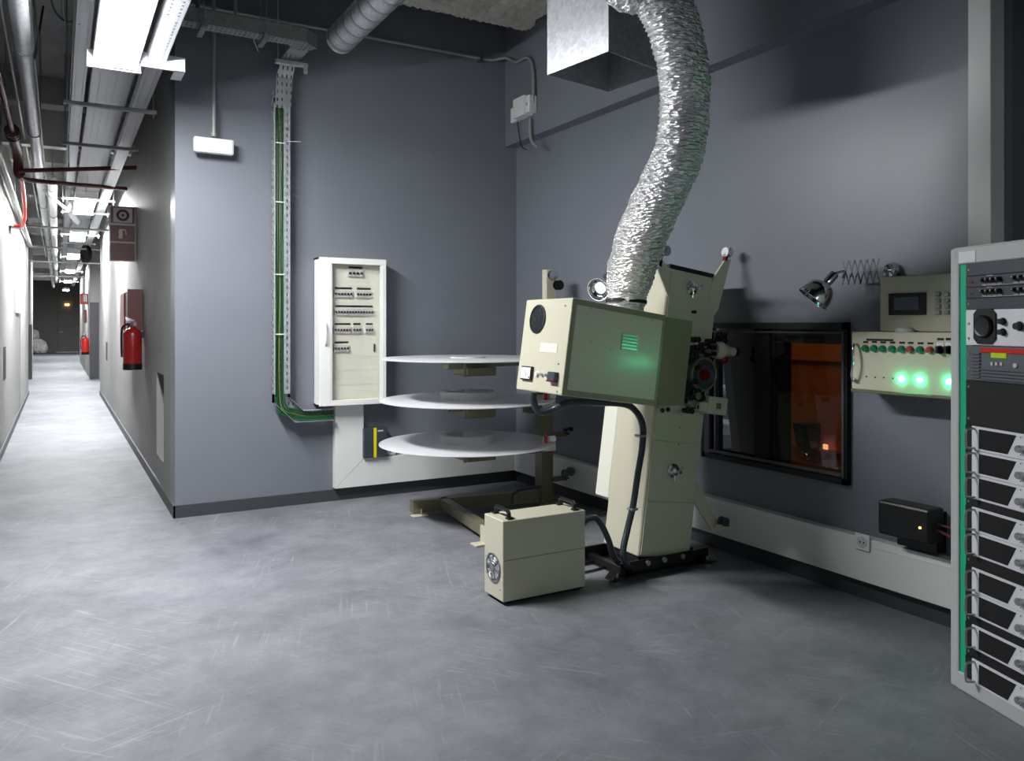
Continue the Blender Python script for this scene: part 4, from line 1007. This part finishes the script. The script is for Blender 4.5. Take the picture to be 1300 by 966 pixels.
build('scissor_arm', g, M['darksteel'], t)
build('arm_link', G().tube([ap, ap + Vector((.03, -.03, .01)), (xs, y0, zm - .02)], .006, smooth=4).tube([(xs, y1, zm - hh), (xs + .02, y1 - .02, zm - .03), (3.36, m.y, m.z)], .006, smooth=4), M['steel'], t)
m = onX(772, 351, 3.40); tip = onX(750, 372, 3.22); ap = onX(757, 366, 3.30)
t, a, ap = reflector('reflector_lamp', 'chrome reflector lamp on the right wall half hidden behind the foil hose', tip + Vector((.09, -.04, .05)), (-.75, -.35, -.25), .078, .10, {'mount': m})
build('wall_mount', G().lathe((XR, m.y, m.z), (-1, 0, 0), [(.038, 0), (.038, .02), (.03, .035), (.012, .04), (.012, .06), (0, .06)]).tube([ap, ap + Vector((.03, -.05, .02)), (3.36, m.y, m.z)], .007, smooth=5).tube([ap + Vector((0, 0, .02)), ap + Vector((.03, -.08, .05)), (3.37, m.y - .02, m.z + .02)], .005, smooth=5), M['steel'], t)

# ------------------------------------------------------------------ equipment rack
RK = Vector((2.874, 1.759, 0)); ra = math.radians(-108.5)
rk = thing('equipment_rack', 'tall light grey equipment rack with green front strips at the right of the room', 'equipment rack', RK, (0, 0, ra), world=False)
dvec = Vector((math.cos(ra), math.sin(ra), 0))
def RKP(u, v):
    r_ = (u - U0) / F
    X0 = RK.x * K - RK.y * S; Z0 = RK.x * S + RK.y * K
    dX = dvec.x * K - dvec.y * S; dZ = dvec.x * S + dvec.y * K
    s = (Z0 * r_ - X0) / (dX - r_ * dZ); Z = Z0 + dZ * s
    return s, H + (V0 - v) / F * Z
Wr, Dr = .63, .62
zT = RKP(1217, 315)[1]
zU = RKP(1217, 336)[1]; zL = RKP(1223, 855.6)[1]
g = G().box(0, 0, .0, .043, .05, zT, .008, seg=2).box(Wr - .043, 0, 0, Wr, .05, zT, .008, seg=2).box(0, Dr - .05, 0, .043, Dr, zT).box(Wr - .043, Dr - .05, 0, Wr, Dr, zT)
build('frame', g, M['grey'], rk)
build('side_panel', G().box(.004, .04, .04, .012, Dr - .02, zT - .01).box(Wr - .012, .04, .04, Wr - .004, Dr - .02, zT - .01), M['grey'], rk)
build('top_cover', G().box(.02, .0, zU, Wr - .02, Dr, zT, .004).box(0, .02, zT - .004, Wr, Dr, zT + .004), M['grey'], rk)
build('top_label', G().box(.046, -.002, zU + .004, .125, 0, zU + .045), M['white'], rk, 'white blank label')
build('bottom_cover', G().box(.03, .0, 0, Wr - .03, Dr, zL, .004), M['grey'], rk)
build('green_strip', G().box(.043, .008, zL, .074, .03, zU).box(Wr - .074, .008, zL, Wr - .043, .03, zU), M['rackgreen'], rk, 'green strip')
build('mounting_rail', G().box(.072, .012, zL, .108, .018, zU).box(Wr - .108, .012, zL, Wr - .072, .018, zU).box(.07, .02, zL, .08, Dr - .04, zU).box(Wr - .08, .02, zL, Wr - .07, Dr - .04, zU).box(.04, Dr - .03, .04, Wr - .04, Dr - .02, zU), M['blackm'], rk)
def screws(g, zs, s0=.089):
    for z in zs:
        for s in (s0, Wr - s0): g.lathe((s, .004, z), (0, -1, 0), [(0, -.004), (.0055, -.004), (.0055, .001), (.004, .003), (0, .003)], seg=10)
    return g
def inrack(nm, label, cat, z0, group=None):
    o = thing(nm, label, cat, RK + Vector((0, 0, z0)), (0, 0, ra), group, world=False); return o
p0, p1 = .076, Wr - .076
def blank(z0, z1, label):
    t = inrack('blank_panel', label, 'blank panel', z0, 'blank panels in the rack'); h = z1 - z0
    build('plate', G().box(p0, .002, 0, p1, .007, h - .001, .001), M['graybox'] if (h < .06 and z0 > .9) else M['blackm'], t)
    build('screw', screws(G(), [h * .5] if h < .06 else [h * .15, h * .85]), M['steel'], t)
zz = lambda v, u=1234: RKP(u, v)[1]
z_a, z_b, z_c, z_d, z_e, z_f, z_g, z_h = zU, zz(350), zz(364.5), zz(378.5), zz(393), zz(438), zz(482.5), zz(540.4)
blank(z_b, z_a, 'black blank panel at the very top of the rack above the knobbed mixers')
for (zl_, zh_, lab) in ((z_c, z_b, 'thin black rack unit with small knobs, upper of the two'), (z_d, z_c, 'thin black rack unit with small knobs, lower of the two')):
    t = inrack('mixer_unit', lab, 'rack mixer', zl_, 'thin knobbed rack units'); h = zh_ - zl_
    build('plate', G().box(p0, .001, 0, p1, .12, h - .0015, .001), M['graybox'], t)
    build('red_mark', G().box(.098, -.0005, h * .32, .112, .001, h * .50), M['knobred'], t)
    build('screw', screws(G(), [h * .25, h * .8]), M['steel'], t)
    for k, s in enumerate((.163, .186, .208, .232, .300, .325, .350, .375, .43, .455, .48)):
        kn = build('knob', G().lathe((s, .001, h * .55), (0, -1, 0), [(.009, 0), (.009, .004), (.0065, .006), (.006, .018), (0, .018)], seg=16), M['black'], t, smooth=True)
        build('knob_mark', G().box(s - .001, -.0185, h * .55, s + .001, -.016, h * .55 + .006).box(s - .009, -.0005, h * .14, s + .009, .001, h * .19), M['pale'], kn)
    build('legend_strip', G().box(.155, -.0005, h * .06, .39, .001, h * .09).box(.175, -.0005, h * .88, .20, .001, h * .93), M['pale'], t)
blank(z_e, z_d, 'black blank panel between the knobbed mixers and the silver monitor panel')
t = inrack('monitor_unit', 'silver panel with a large black round speaker cover and small knobs', 'monitor panel', z_f); h = z_e - z_f
build('plate', G().box(p0 + .03, .0, 0, p1, .15, h - .001, .001).box(p0, .003, 0, p0 + .03, .01, h - .001), M['silver'], t)
s0, _ = RKP(1237.5, 415); s1, _ = RKP(1265, 415); cs = (s0 + s1) / 2; hw = (s1 - s0) / 2; cz = h * .53; hv = .062
c8 = .018
build('speaker_cover', G().prism([(cs - hw + c8, .0, cz - hv), (cs + hw - c8, 0, cz - hv), (cs + hw, 0, cz - hv + c8), (cs + hw, 0, cz + hv - c8), (cs + hw - c8, 0, cz + hv), (cs - hw + c8, 0, cz + hv), (cs - hw, 0, cz + hv - c8), (cs - hw, 0, cz - hv + c8)], (0, -.006, 0))
      .lathe((cs, -.004, cz), (0, -1, 0), [(.040, 0), (.040, .008), (.036, .013), (.03, .011), (0, .010)], seg=36), M['black'], t, 'black octagonal speaker cover')
for (u, v) in ((1274, 408), (1274, 421.5), (1295, 414)):
    s, z = RKP(u, v); big = u > 1290; r_ = .013 if not big else .016
    build('knob', G().lathe((s, .0, z - z_f), (0, -1, 0), [(r_, 0), (r_, .005), (r_ * .75, .008), (r_ * .7, .02), (0, .02)], seg=20), M['black'], t, smooth=True)
for s in (.44, .50):
    build('knob', G().lathe((s, .0, h * .5), (0, -1, 0), [(.013, 0), (.013, .005), (.01, .008), (.009, .028), (0, .028)], seg=20), M['black'], t, smooth=True)
build('screw', screws(G(), [h * .18, h * .6]), M['steel'], t)
t = inrack('backup_power_unit', 'grey ribbed power unit with red top stripe and small yellow-green display', 'power unit', z_g); h = z_f - z_g
g = G().box(p0 + .028, -.004, 0, p1, .3, h - .002, .002).box(p0, .003, 0, p0 + .03, .01, h)
build('fascia', g, M['ups'], t)
g = G()
for k in range(8): g.box(p0 + .036, -.010, .01 + k * (h - .03) / 8, .152, -.003, .01 + k * (h - .03) / 8 + .006)
for k in range(4): g.box(.156, -.010, .008 + k * .011, p1 - .01, -.003, .0125 + k * .011)
build('louvre_rib', g, M['ups'], t)
s, _ = RKP(1247, 443)
build('red_stripe', G().box(s, -.008, h - .024, p1 - .005, -.003, h - .008), M['redbright'], t, 'red stripe')
a_, b_ = RKP(1260, 447), RKP(1279, 455)
build('display', G().box(a_[0], -.007, b_[1] - z_g, b_[0], -.003, a_[1] - z_g), M['lcd'], t, 'yellow-green display')
g = G()
for u in (1261, 1267, 1273):
    s, z = RKP(u, 462); g.box(s - .005, -.008, z - z_g - .006, s + .005, -.003, z - z_g + .006, .001)
s, z = RKP(1291, 464); g.cyl((s, -.009, z - z_g), (s, -.003, z - z_g), .008)
build('key', g, M['pale'], t)
build('screw', screws(G(), [h * .3, h * .75]), M['steel'], t)
blank(z_h, z_g, 'tall black blank panel between the power unit and the silver amplifiers')
tops = [.971, .884, .797, .682, .595, .466, .379, .262, .140]
names = ['topmost silver amplifier in the rack under the tall black blank panel', 'second silver amplifier from the top of the rack', 'third silver amplifier from the top of the rack, above a narrow gap',
         'fourth silver amplifier from the top of the rack, below the first gap', 'fifth silver amplifier from the top, middle one of the nine', 'sixth silver amplifier from the top, upper of the pair below the second gap',
         'seventh silver amplifier from the top, lower of the pair below the second gap', 'eighth silver amplifier from the top, alone between two gaps', 'lowest silver amplifier at the foot of the rack']
AH = .0855
def mkamp():
    t = inrack('power_amplifier', '', 'power amplifier', 0, 'silver amplifiers in the rack')
    s0 = .108; h = AH
    build('fascia', G().box(s0, -.002, 0, Wr - s0, .004, h, .001), M['silver'], t)
    build('chassis', G().box(s0, .0045, .002, Wr - s0, .35, h - .002), M['blackm'], t)
    build('rack_ear', G().box(p0, .0, 0, s0, .004, h).box(Wr - s0, 0, 0, p1, .004, h), M['blackm'], t, 'black rack ear')
    va = RKP(1243.5, 500)[0]; vb = RKP(1291, 500)[0]
    for sgn in (0, 1):
        f = (lambda s: s) if not sgn else (lambda s: .645 - s)
        if sgn: vb = .2765
        build('vent', G().prism([(f(va), -.003, h * .10), (f(vb - .036), -.003, h * .10), (f(vb), -.003, h * .90), (f(va), -.003, h * .90)], (0, .002, 0)), M['ventmesh'], t, 'black vent mesh')
        hs_ = .122 if not sgn else .137
        build('handle', G().tube([(f(hs_), -.001, h * .10), (f(hs_), -.028, h * .10), (f(hs_), -.038, h * .22), (f(hs_), -.038, h * .78), (f(hs_), -.028, h * .90), (f(hs_), -.001, h * .90)], .004, seg=10, smooth=4), M['steel'], t, 'bow handle', True)
    build('screw', screws(G(), [h * .15, h * .85], .086), M['steel'], t)
    vb = RKP(1291, 500)[0]
    build('volume_knob', G().lathe((vb + .022, -.002, h * .42), (0, -1, 0), [(.013, 0), (.013, .016), (.011, .02), (0, .02)], seg=20), M['steel'], t, smooth=True)
    build('status_light', G().cyl((vb + .018, -.0035, h * .86), (vb + .018, -.001, h * .86), .002, seg=8).cyl((vb + .018, -.0035, h * .18), (vb + .018, -.001, h * .18), .002, seg=8), M['black'], t)
    return t
amp = mkamp()
for i, zt_ in enumerate(tops):
    o = amp if i == 0 else tree(amp)
    o.location = RK + Vector((0, 0, zt_ - AH)); o['label'] = names[i]

for z0_, z1_, lb_ in ((.712, .6815, 'narrow black blank strip below the third amplifier'), (.5090, .4665, 'black blank strip between the fifth and sixth amplifiers'), (.2930, .2625, 'black blank strip between the seventh and eighth amplifiers'), (.1760, .1405, 'black blank strip above the lowest amplifier')):
    blank(min(z0_, z1_), max(z0_, z1_), lb_)
# ------------------------------------------------------------------ corridor services
def px(u, v, z):
    """x of a line that runs along the corridor at height z, through the ray of pixel (u, v)"""
    return K * (z - H) * (u - 74.0) / (V0 - v)
# luminaires
def luminaire():
    t = thing('corridor_luminaire', '', 'ceiling light', (.29, 0, 2.82), group='corridor luminaires', world=False)
    build('diffuser', G().prism([(-.11, -.75, .03), (-.095, -.75, .005), (-.06, -.75, -.008), (.06, -.75, -.008), (.095, -.75, .005), (.11, -.75, .03)], (0, 1.5, 0)), M['lamp'], t, 'glowing white diffuser')
    build('housing', G().box(-.12, -.77, .032, .12, .77, .07, .006), M['white'], t)
    build('end_cap', G().box(-.12, .752, -.012, .12, .772, .035, .003).box(-.12, -.772, -.012, .12, -.752, .035, .003), M['white'], t)
    for y in (-.6, .6): build('suspension_rod', G().cyl((0, y, .07), (0, y, .775), .004, seg=8), M['steel'], t)
    return t
L0 = luminaire()
ys = [4.33, 11.3, 15.2, 19.6, 25, 31, 38.5]
labs = ['nearest glaring white corridor luminaire beside the perforated tray', 'second corridor luminaire, first one beyond the red pipes', 'third corridor luminaire from the room, before the far portal', 'fourth corridor luminaire from the room',
        'fifth corridor luminaire from the room, near the far portal', 'sixth corridor luminaire from the room', 'farthest corridor luminaire before the dark end wall']
for i, (y, lb) in enumerate(zip(ys, labs)):
    o = L0 if i == 0 else tree(L0)
    o.location.y = y; o['label'] = lb
# trays
def tray(nm, lab, x0, x1, z, y0, y1, hgt=.06):
    t = thing(nm, lab, 'cable tray', ((x0 + x1) / 2, y0, z))
    build('tray_bottom', G().box(x0, y0, z, x1, y1, z + .002), M['perfY'], t, 'perforated bottom')
    build('side_wall', G().box(x0, y0, z, x0 + .002, y1, z + hgt).box(x1 - .002, y0, z, x1, y1, z + hgt), M['zinc'], t)
    return t
tray('side_tray', 'narrow perforated tray on the right of the corridor luminaires', .455, .555, 2.89, 1.0, 36)
t = tray('wide_tray', 'wide perforated tray full of cables above the corridor luminaires', .20, .46, 3.06, 2.2, 36)
for k in range(9):
    x = .225 + k * .026
    build('power_cable', G().tube([(x + random.uniform(-.004, .004), 2.2 + j * 3.38, 3.072) for j in range(11)], .009, seg=8), M[['grey', 'zincd', 'graybox', 'white'][k % 4]], t)
tray('left_tray', 'slim perforated tray left of the corridor luminaires', .09, .175, 3.1, 1.6, 36, .05)
# end bracket of the near tray
b_ = thing('tray_bracket', 'white bracket plate joining the luminaire and the narrow tray at the room corner', 'bracket', (.45, 5.12, 2.86))
build('plate', G().box(.14, 5.105, 2.80, .42, 5.13, 2.90, .003).box(.42, 5.10, 2.845, .66, 5.125, 2.93, .003), M['white'], b_)
build('return_flange', G().box(.60, 5.10, 2.845, .66, 5.30, 2.85), M['zinc'], b_)
# big pipe and the others along the corridor
def run(nm, lab, x, z, r_, y0, y1, m, bands=None, cat='pipe', bm_='zincd'):
    t = thing(nm, lab, cat, (x, y0, z))
    build('pipe', G().cyl((x, y0, z), (x, y1, z), r_, seg=20), m, t, smooth=True)
    if bands:
        y = y0 + .6
        while y < min(y1, 36):
            build('pipe_clamp', G().cyl((x, y, z), (x, y + .03, z), r_ * 1.15, seg=16).cyl((x, y + .015, z + r_), (x, y + .015, 3.6), .005, seg=6), M[bm_], t, smooth=True); y += bands
    return t
run('round_ventilation_pipe', 'bright zinc pipe running down the left side of the corridor', -.18, 3.0, .046, 2.6, 40, M['zinc'], 2.4)
run('sprinkler_main', 'thin dark red sprinkler pipe close to the left corridor wall', -.345, 3.0, .022, 2.5, 8.3, M['redpipe'], 2.0)
run('conduit_run', 'grey conduit along the top of the left corridor wall', -.44, 2.78, .03, 4.0, 17.0, M['conduit'], 3.2, cat='conduit')
run('conduit_run', 'thin conduit between the zinc pipe and the slim tray', px(93, 60, 3.2), 3.2, .010, 3.0, 26, M['conduit'], 4, cat='conduit')
run('conduit_run', 'thin conduit beside the bright zinc pipe on its right', px(47, 110, 3.15), 3.15, .010, 3.0, 26, M['conduit'], None, cat='conduit')
run('conduit_run', 'pair conduit at the left edge of the ceiling void', -.30, 3.25, .012, 3.0, 26, M['conduit'], None, cat='conduit')
run('insulated_pipe', 'pale lagged pipe starting beyond the red crossing pipes', -.06, 2.95, .05, 10.2, 34, M['white'], 2.6)
# red crossing pipes and riser
t = thing('red_crossing_pipe', 'two dark red pipes crossing the corridor from a flanged drop at the left', 'pipe', (-.32, 8.9, 2.8))
build('drop', G().tube([(-.345, 8.25, 3.0), (-.345, 8.55, 3.0), (-.335, 8.8, 2.98), (-.33, 8.95, 2.9), (-.33, 8.98, 2.80), (-.31, 9.0, 2.77)], .045, seg=16, smooth=5), M['redpipe'], t, smooth=True)
build('upper_pipe', G().cyl((-.33, 8.9, 2.80), (XC - .01, 8.9, 2.93), .021), M['redpipe'], t, smooth=True)
build('lower_pipe', G().tube([(-.33, 9.0, 2.78), (-.28, 9.2, 2.77), (.1, 9.6, 2.82), (XC - .02, 10.2, 2.91)], .023, smooth=5), M['redpipe'], t, smooth=True)
g = G()
for y in (8.05, 8.14, 8.24):
    g.lathe((-.345, y, 3.0), (0, 1, 0), [(0, 0), (.06, 0), (.06, .02), (0, .02)], seg=16)
    for k in range(6): a = k * math.pi / 3; g.cyl((-.345 + .048 * math.cos(a), y - .02, 3.0 + .048 * math.sin(a)), (-.345 + .048 * math.cos(a), y + .04, 3.0 + .048 * math.sin(a)), .008, seg=6)
build('flange', g, M['redpipe'], t)
build('pipe_ring', G().torus((.09, 8.9, 2.89), (1, 0, 0), .03, .006, 20, 6).cyl((.09, 8.9, 2.92), (.09, 8.9, 3.6), .004, seg=6), M['black'], t)
# strut hangers
def hanger():
    t = thing('strut_hanger', '', 'hanger bracket', (.33, 0, 2.86), group='strut hangers across the corridor', world=False)
    build('strut', G().box(-.30, -.02, -.025, .28, .02, .0, .002), M['zincd'], t)
    build('threaded_rod', G().cyl((.26, 0, -.05), (.26, 0, .75), .005, seg=8), M['steel'], t)
    build('threaded_rod', G().cyl((-.28, 0, -.05), (-.28, 0, .75), .005, seg=8), M['steel'], t)
    return t
h0 = hanger()
hy = [6.2, 7.6, 10.9, 12.2, 15.2, 16.8, 20.2, 22, 25.5, 28, 31.5]
hl = ['nearest strut hanger across the trays past the room corner', 'strut hanger just before the red crossing pipes', 'first strut hanger beyond the red crossing pipes', 'strut hanger above the fire sign wall', 'strut hanger before the third luminaire ends', 'strut hanger between third and fourth luminaires',
      'strut hanger before the portal', 'strut hanger at the portal', 'strut hanger past the portal', 'strut hanger in the far corridor', 'farthest strut hanger down the corridor']
for i, (y, lb) in enumerate(zip(hy, hl)):
    o = h0 if i == 0 else tree(h0)
    o.location.y = y; o['label'] = lb
# cross pipes, conduit loops and hangings deeper in the corridor
t = thing('conduit_offset', 'grey conduit bending across from the left pipes to the slim tray', 'conduit', (.05, 11.5, 2.9))
build('pipe', G().tube([(-.2, 11.0, 3.0), (-.08, 11.3, 2.92), (.08, 11.6, 2.82), (.12, 11.7, 2.86), (.13, 11.7, 3.1)], .022, smooth=6), M['conduit'], t, smooth=True)
t = thing('duct_elbow', 'pale curved duct elbow beneath the slim tray', 'duct', (.14, 12.6, 2.9))
build('pipe', G().tube([(.13, 11.8, 3.06), (.13, 12.3, 3.0), (.16, 12.7, 2.9), (.24, 13.0, 2.82)], .045, smooth=6), M['white'], t, smooth=True)
single('ceiling_globe', G().sphere((px(69, 246, 2.95), 10.2, 2.95), .035, 16), M['white'], 'small white round globe fitting above the corridor', 'light fitting', smooth=True)
single('red_hose_loop', G().tube([(-.33, 9.7, 2.86), (-.33, 10.4, 2.72), (-.34, 10.8, 2.58), (-.38, 11.0, 2.5), (-.45, 11.0, 2.5)], .02, smooth=6), M['redbright'], 'short red pipe bend on the left corridor wall under the conduit', 'pipe', smooth=True)
single('wall_bracket', G().box(-.5, 11.0, 2.47, -.36, 11.1, 2.5).box(-.5, 11.0, 2.40, -.48, 11.1, 2.5), M['zincd'], 'small zinc bracket holding the red pipe bend', 'bracket')
for i, y in enumerate((14.2, 17.5, 21.0, 26.5)):
    single('cross_pipe', G().cyl((-.499 if y < 17.9 else (-1.3 if y < 23 else -1.29), y, 2.84 - .03 * i), ((.699 if y < 17.2 else (1.3 if y < 22.3 else .679)), y, 2.84 - .03 * i), .018), M['conduit'], ['nearest grey pipe crossing the corridor past the fire sign', 'second grey pipe crossing the corridor', 'third grey pipe crossing near the portal', 'farthest grey pipe crossing the corridor'][i], 'pipe', smooth=True, group='grey cross pipes')
single('round_fan', G().lathe((.50, 17.6, 2.72), (-1, -.45, 0), [(.0, 0), (.17, .0), (.17, .07), (.13, .07), (.12, .03), (0, .03)]).cyl((.50, 17.6, 2.72), (.50, 17.6, 3.59), .012), M['blackm'], 'dark round fan hanging at the right of the far corridor', 'fan', smooth=True)
# dangling cables on the left
t = thing('hanging_cable', 'loose dark cables drooping beside the bright zinc pipe', 'cable', (-.08, 5.5, 2.9))
build('cable', G().tube([(-.12, 4.2, 3.2), (-.06, 4.6, 3.1), (-.02, 5.2, 3.12), (0.03, 5.9, 3.3)], .006, smooth=6).tube([(-.14, 5.1, 3.3), (-.10, 5.3, 3.0), (-.12, 5.5, 2.92), (-.08, 5.7, 3.3)], .006, smooth=6), M['blackm'], t)
# conduit on the ceiling above the near end
t = thing('ceiling_conduit', 'thin conduit looping over the ceiling beside the slim tray', 'conduit', (0, 4, 3.4))
build('pipe', G().tube([(-.9, 3.6, 3.55), (-.2, 3.6, 3.52), (-.02, 3.7, 3.5), (.03, 4.1, 3.48), (.03, 6.2, 3.48), (.10, 6.4, 3.46), (.2, 6.45, 3.46)], .012, smooth=5), M['conduit'], t, smooth=True)
single('ceiling_rod', G().cyl((-.12, 7.2, 2.95), (-.12, 7.2, 3.58), .005, seg=8), M['steel'], 'thin steel rod hanging from the corridor ceiling left of the slim tray', 'rod')

# ---- fire equipment
sx0 = .455
sg = thing('fire_sign', 'maroon flag sign with a hose reel ring standing out from the right corridor wall', 'sign', (.58, 9.1, 1.99))
zt, zb_ = onY(159, 262, 9.1).z, onY(159, 332, 9.1).z
hh = zt - zb_
build('sign_board', G().box(sx0, 9.1, zb_, XC, 9.112, zt, .002), M['pale'], sg)
build('sign_field', G().box(sx0 + .01, 9.0975, zb_ + hh * .02, XC - .01, 9.101, zb_ + hh * .33).box(sx0 + .01, 9.0975, zb_ + hh * .36, XC - .01, 9.101, zb_ + hh * .65).box(sx0 + .01, 9.0975, zb_ + hh * .69, XC - .01, 9.101, zb_ + hh * .98), M['maroon'], sg, 'maroon fields')
zc_ = zb_ + hh * .835
build('hose_reel_symbol', G().box(sx0 + .035, 9.095, zc_ - .075, XC - .035, 9.098, zc_ + .075), M['pale'], sg, 'pale hose reel symbol')
build('reel_ring', G().torus((.5775, 9.094, zc_), (0, 1, 0), .048, .012, 32, 8).cyl((.5775, 9.090, zc_), (.5775, 9.096, zc_), .015), M['maroon'], sg)
zc_ = zb_ + hh * .5
build('extinguisher_symbol', G().box(.54, 9.095, zc_ - .05, .575, 9.098, zc_ + .035).box(.545, 9.095, zc_ + .035, .60, 9.098, zc_ + .048).prism([(.595, 9.095, zc_ + .045), (.605, 9.095, zc_ + .045), (.615, 9.095, zc_ - .01), (.605, 9.095, zc_ - .01)], (0, .003, 0)), M['pale'], sg, 'pale pictogram')
def extinguisher(nm, lab, x, y, z, red, s=1.0):
    t = thing(nm, lab, 'fire extinguisher', (x, y, z))
    R = .082 * s
    cyl_ = build('cylinder', G().lathe((x, y, z), (0, 0, 1), [(0, .0), (R * .94, 0), (R, .012), (R, .335 * s), (R * .92, .36 * s), (R * .6, .385 * s), (.025, .395 * s), (.025, .41 * s), (0, .41 * s)], seg=36), red, t, smooth=True)
    build('base_ring', G().lathe((x, y, z - .002), (0, 0, 1), [(R * .9, 0), (R * 1.03, 0), (R * 1.03, .06 * s), (R, .06 * s)], seg=36), M['black'], t, 'black foot', True)
    v = build('valve', G().cyl((x, y, z + .40 * s), (x, y, z + .45 * s), .016).box(x - .05, y - .012, z + .445 * s, x + .035, y + .012, z + .455 * s, .002).prism([(x - .055, y - .010, z + .46 * s), (x + .02, y - .010, z + .46 * s), (x + .02, y - .010, z + .468 * s), (x - .06, y - .010, z + .50 * s)], (0, .02, 0)).cyl((x + .02, y - .02, z + .43 * s), (x + .02, y + .0, z + .43 * s), .016), M['chrome'], t)
    build('hose', G().tube([(x - .02, y, z + .43 * s), (x - .07, y - .01, z + .42 * s), (x - R - .012, y, z + .35 * s), (x - R - .010, y, z + .12 * s)], .009, smooth=6), M['blackm'], t, smooth=True)
    build('wall_hook', G().box(x, y - .02, z + .30 * s, XC - .001, y + .02, z + .36 * s), M['black'], t)
    return t
zb_ = onY(168, 469, 8.2).z
extinguisher('fire_extinguisher', 'dark red fire extinguisher with black foot on the near part of the right corridor wall', .602, 8.2, zb_, M['red'], .98)
a, b_ = onY(162, 367, 8.36), onY(177, 420, 8.36)
single('extinguisher_sign', G().box(a.x, 8.36, b_.z, XC - .001, 8.372, a.z, .001), M['maroon'], 'narrow maroon plate standing behind the near fire extinguisher', 'sign')
hc = thing('hose_cabinet', 'fire hose cabinet with red edge seen nearly edge on behind the near extinguisher', 'hose cabinet', (.66, 9.5, 1.02))
a = onX(155, 372, .60); 
build('case', G().box(.615, 9.25, 1.02, XC - .0, 9.85, 1.68, .004), M['white'], hc)
build('door', G().box(.598, 9.26, 1.03, .614, 9.84, 1.67, .003), M['red'], hc, 'red door')
zf = onY(110, 450, 22.0 - 4.6).z
extinguisher('fire_extinguisher', 'bright orange-red fire extinguisher deeper in the corridor before the dark end wall', .60, 22.9, .59, M['redbright'], 1.1)
b2 = thing('exit_box', 'small red and white lit box above the far extinguisher', 'sign', (.5, 23.6, 2.1))
build('case', G().box(.50, 23.6, 1.88, .68, 23.7, 2.16, .01), M['redbright'], b2)
build('face', G().box(.57, 23.59, 1.95, .66, 23.60, 2.13), M['white'], b2)
single('call_point', G().box(.60, 24.6, 1.4, .68, 24.62, 1.75), M['maroon'], 'maroon plate above the far extinguisher', 'sign')
# left side items
struct('trim_3', G().box(-.56, 13.9, 0, -.49, 14.02, 2.5), M['cwall'])
struct('trim_4', G().box(-.62, 22.9, 0, -.56, 23.0, 1.35).box(.68, 22.28, 0, .88, 22.3, 1.9), M['base'])
single('wall_panel_box', G().box(-.5, 12.6, 1.5, -.47, 13.7, 2.35, .004), M['white'], 'flat white panel on the left corridor wall', 'wall panel')
bagm = M['plastic']
for i, (x, y, z, sc_, lb) in enumerate(((-.82, 43.6, .33, (.36, .3, .34), 'crumpled white packing bag, lowest of the pile at the far left'), (-.98, 43.9, .86, (.22, .25, .26), 'white wrapped bundle on top of the far left pile'), (-.60, 43.4, .24, (.18, .2, .24), 'small white bag at the right foot of the far pile'))):
    g = G(); g.sphere((0, 0, 0), 1, 24)
    for v in g.bm.verts: v.co = Vector((v.co.x * sc_[0], v.co.y * sc_[1], max(v.co.z, -.97) * sc_[2])) * random.uniform(.88, 1.08)
    bmesh.ops.translate(g.bm, vec=(x, y, z), verts=g.bm.verts)
    mz = min(v.co.z for v in g.bm.verts)
    if i != 1:
        bmesh.ops.translate(g.bm, vec=(0, 0, -mz + .001), verts=g.bm.verts)
    single('packing_bag', g, bagm, lb, 'bag', group='bags piled at the far end')
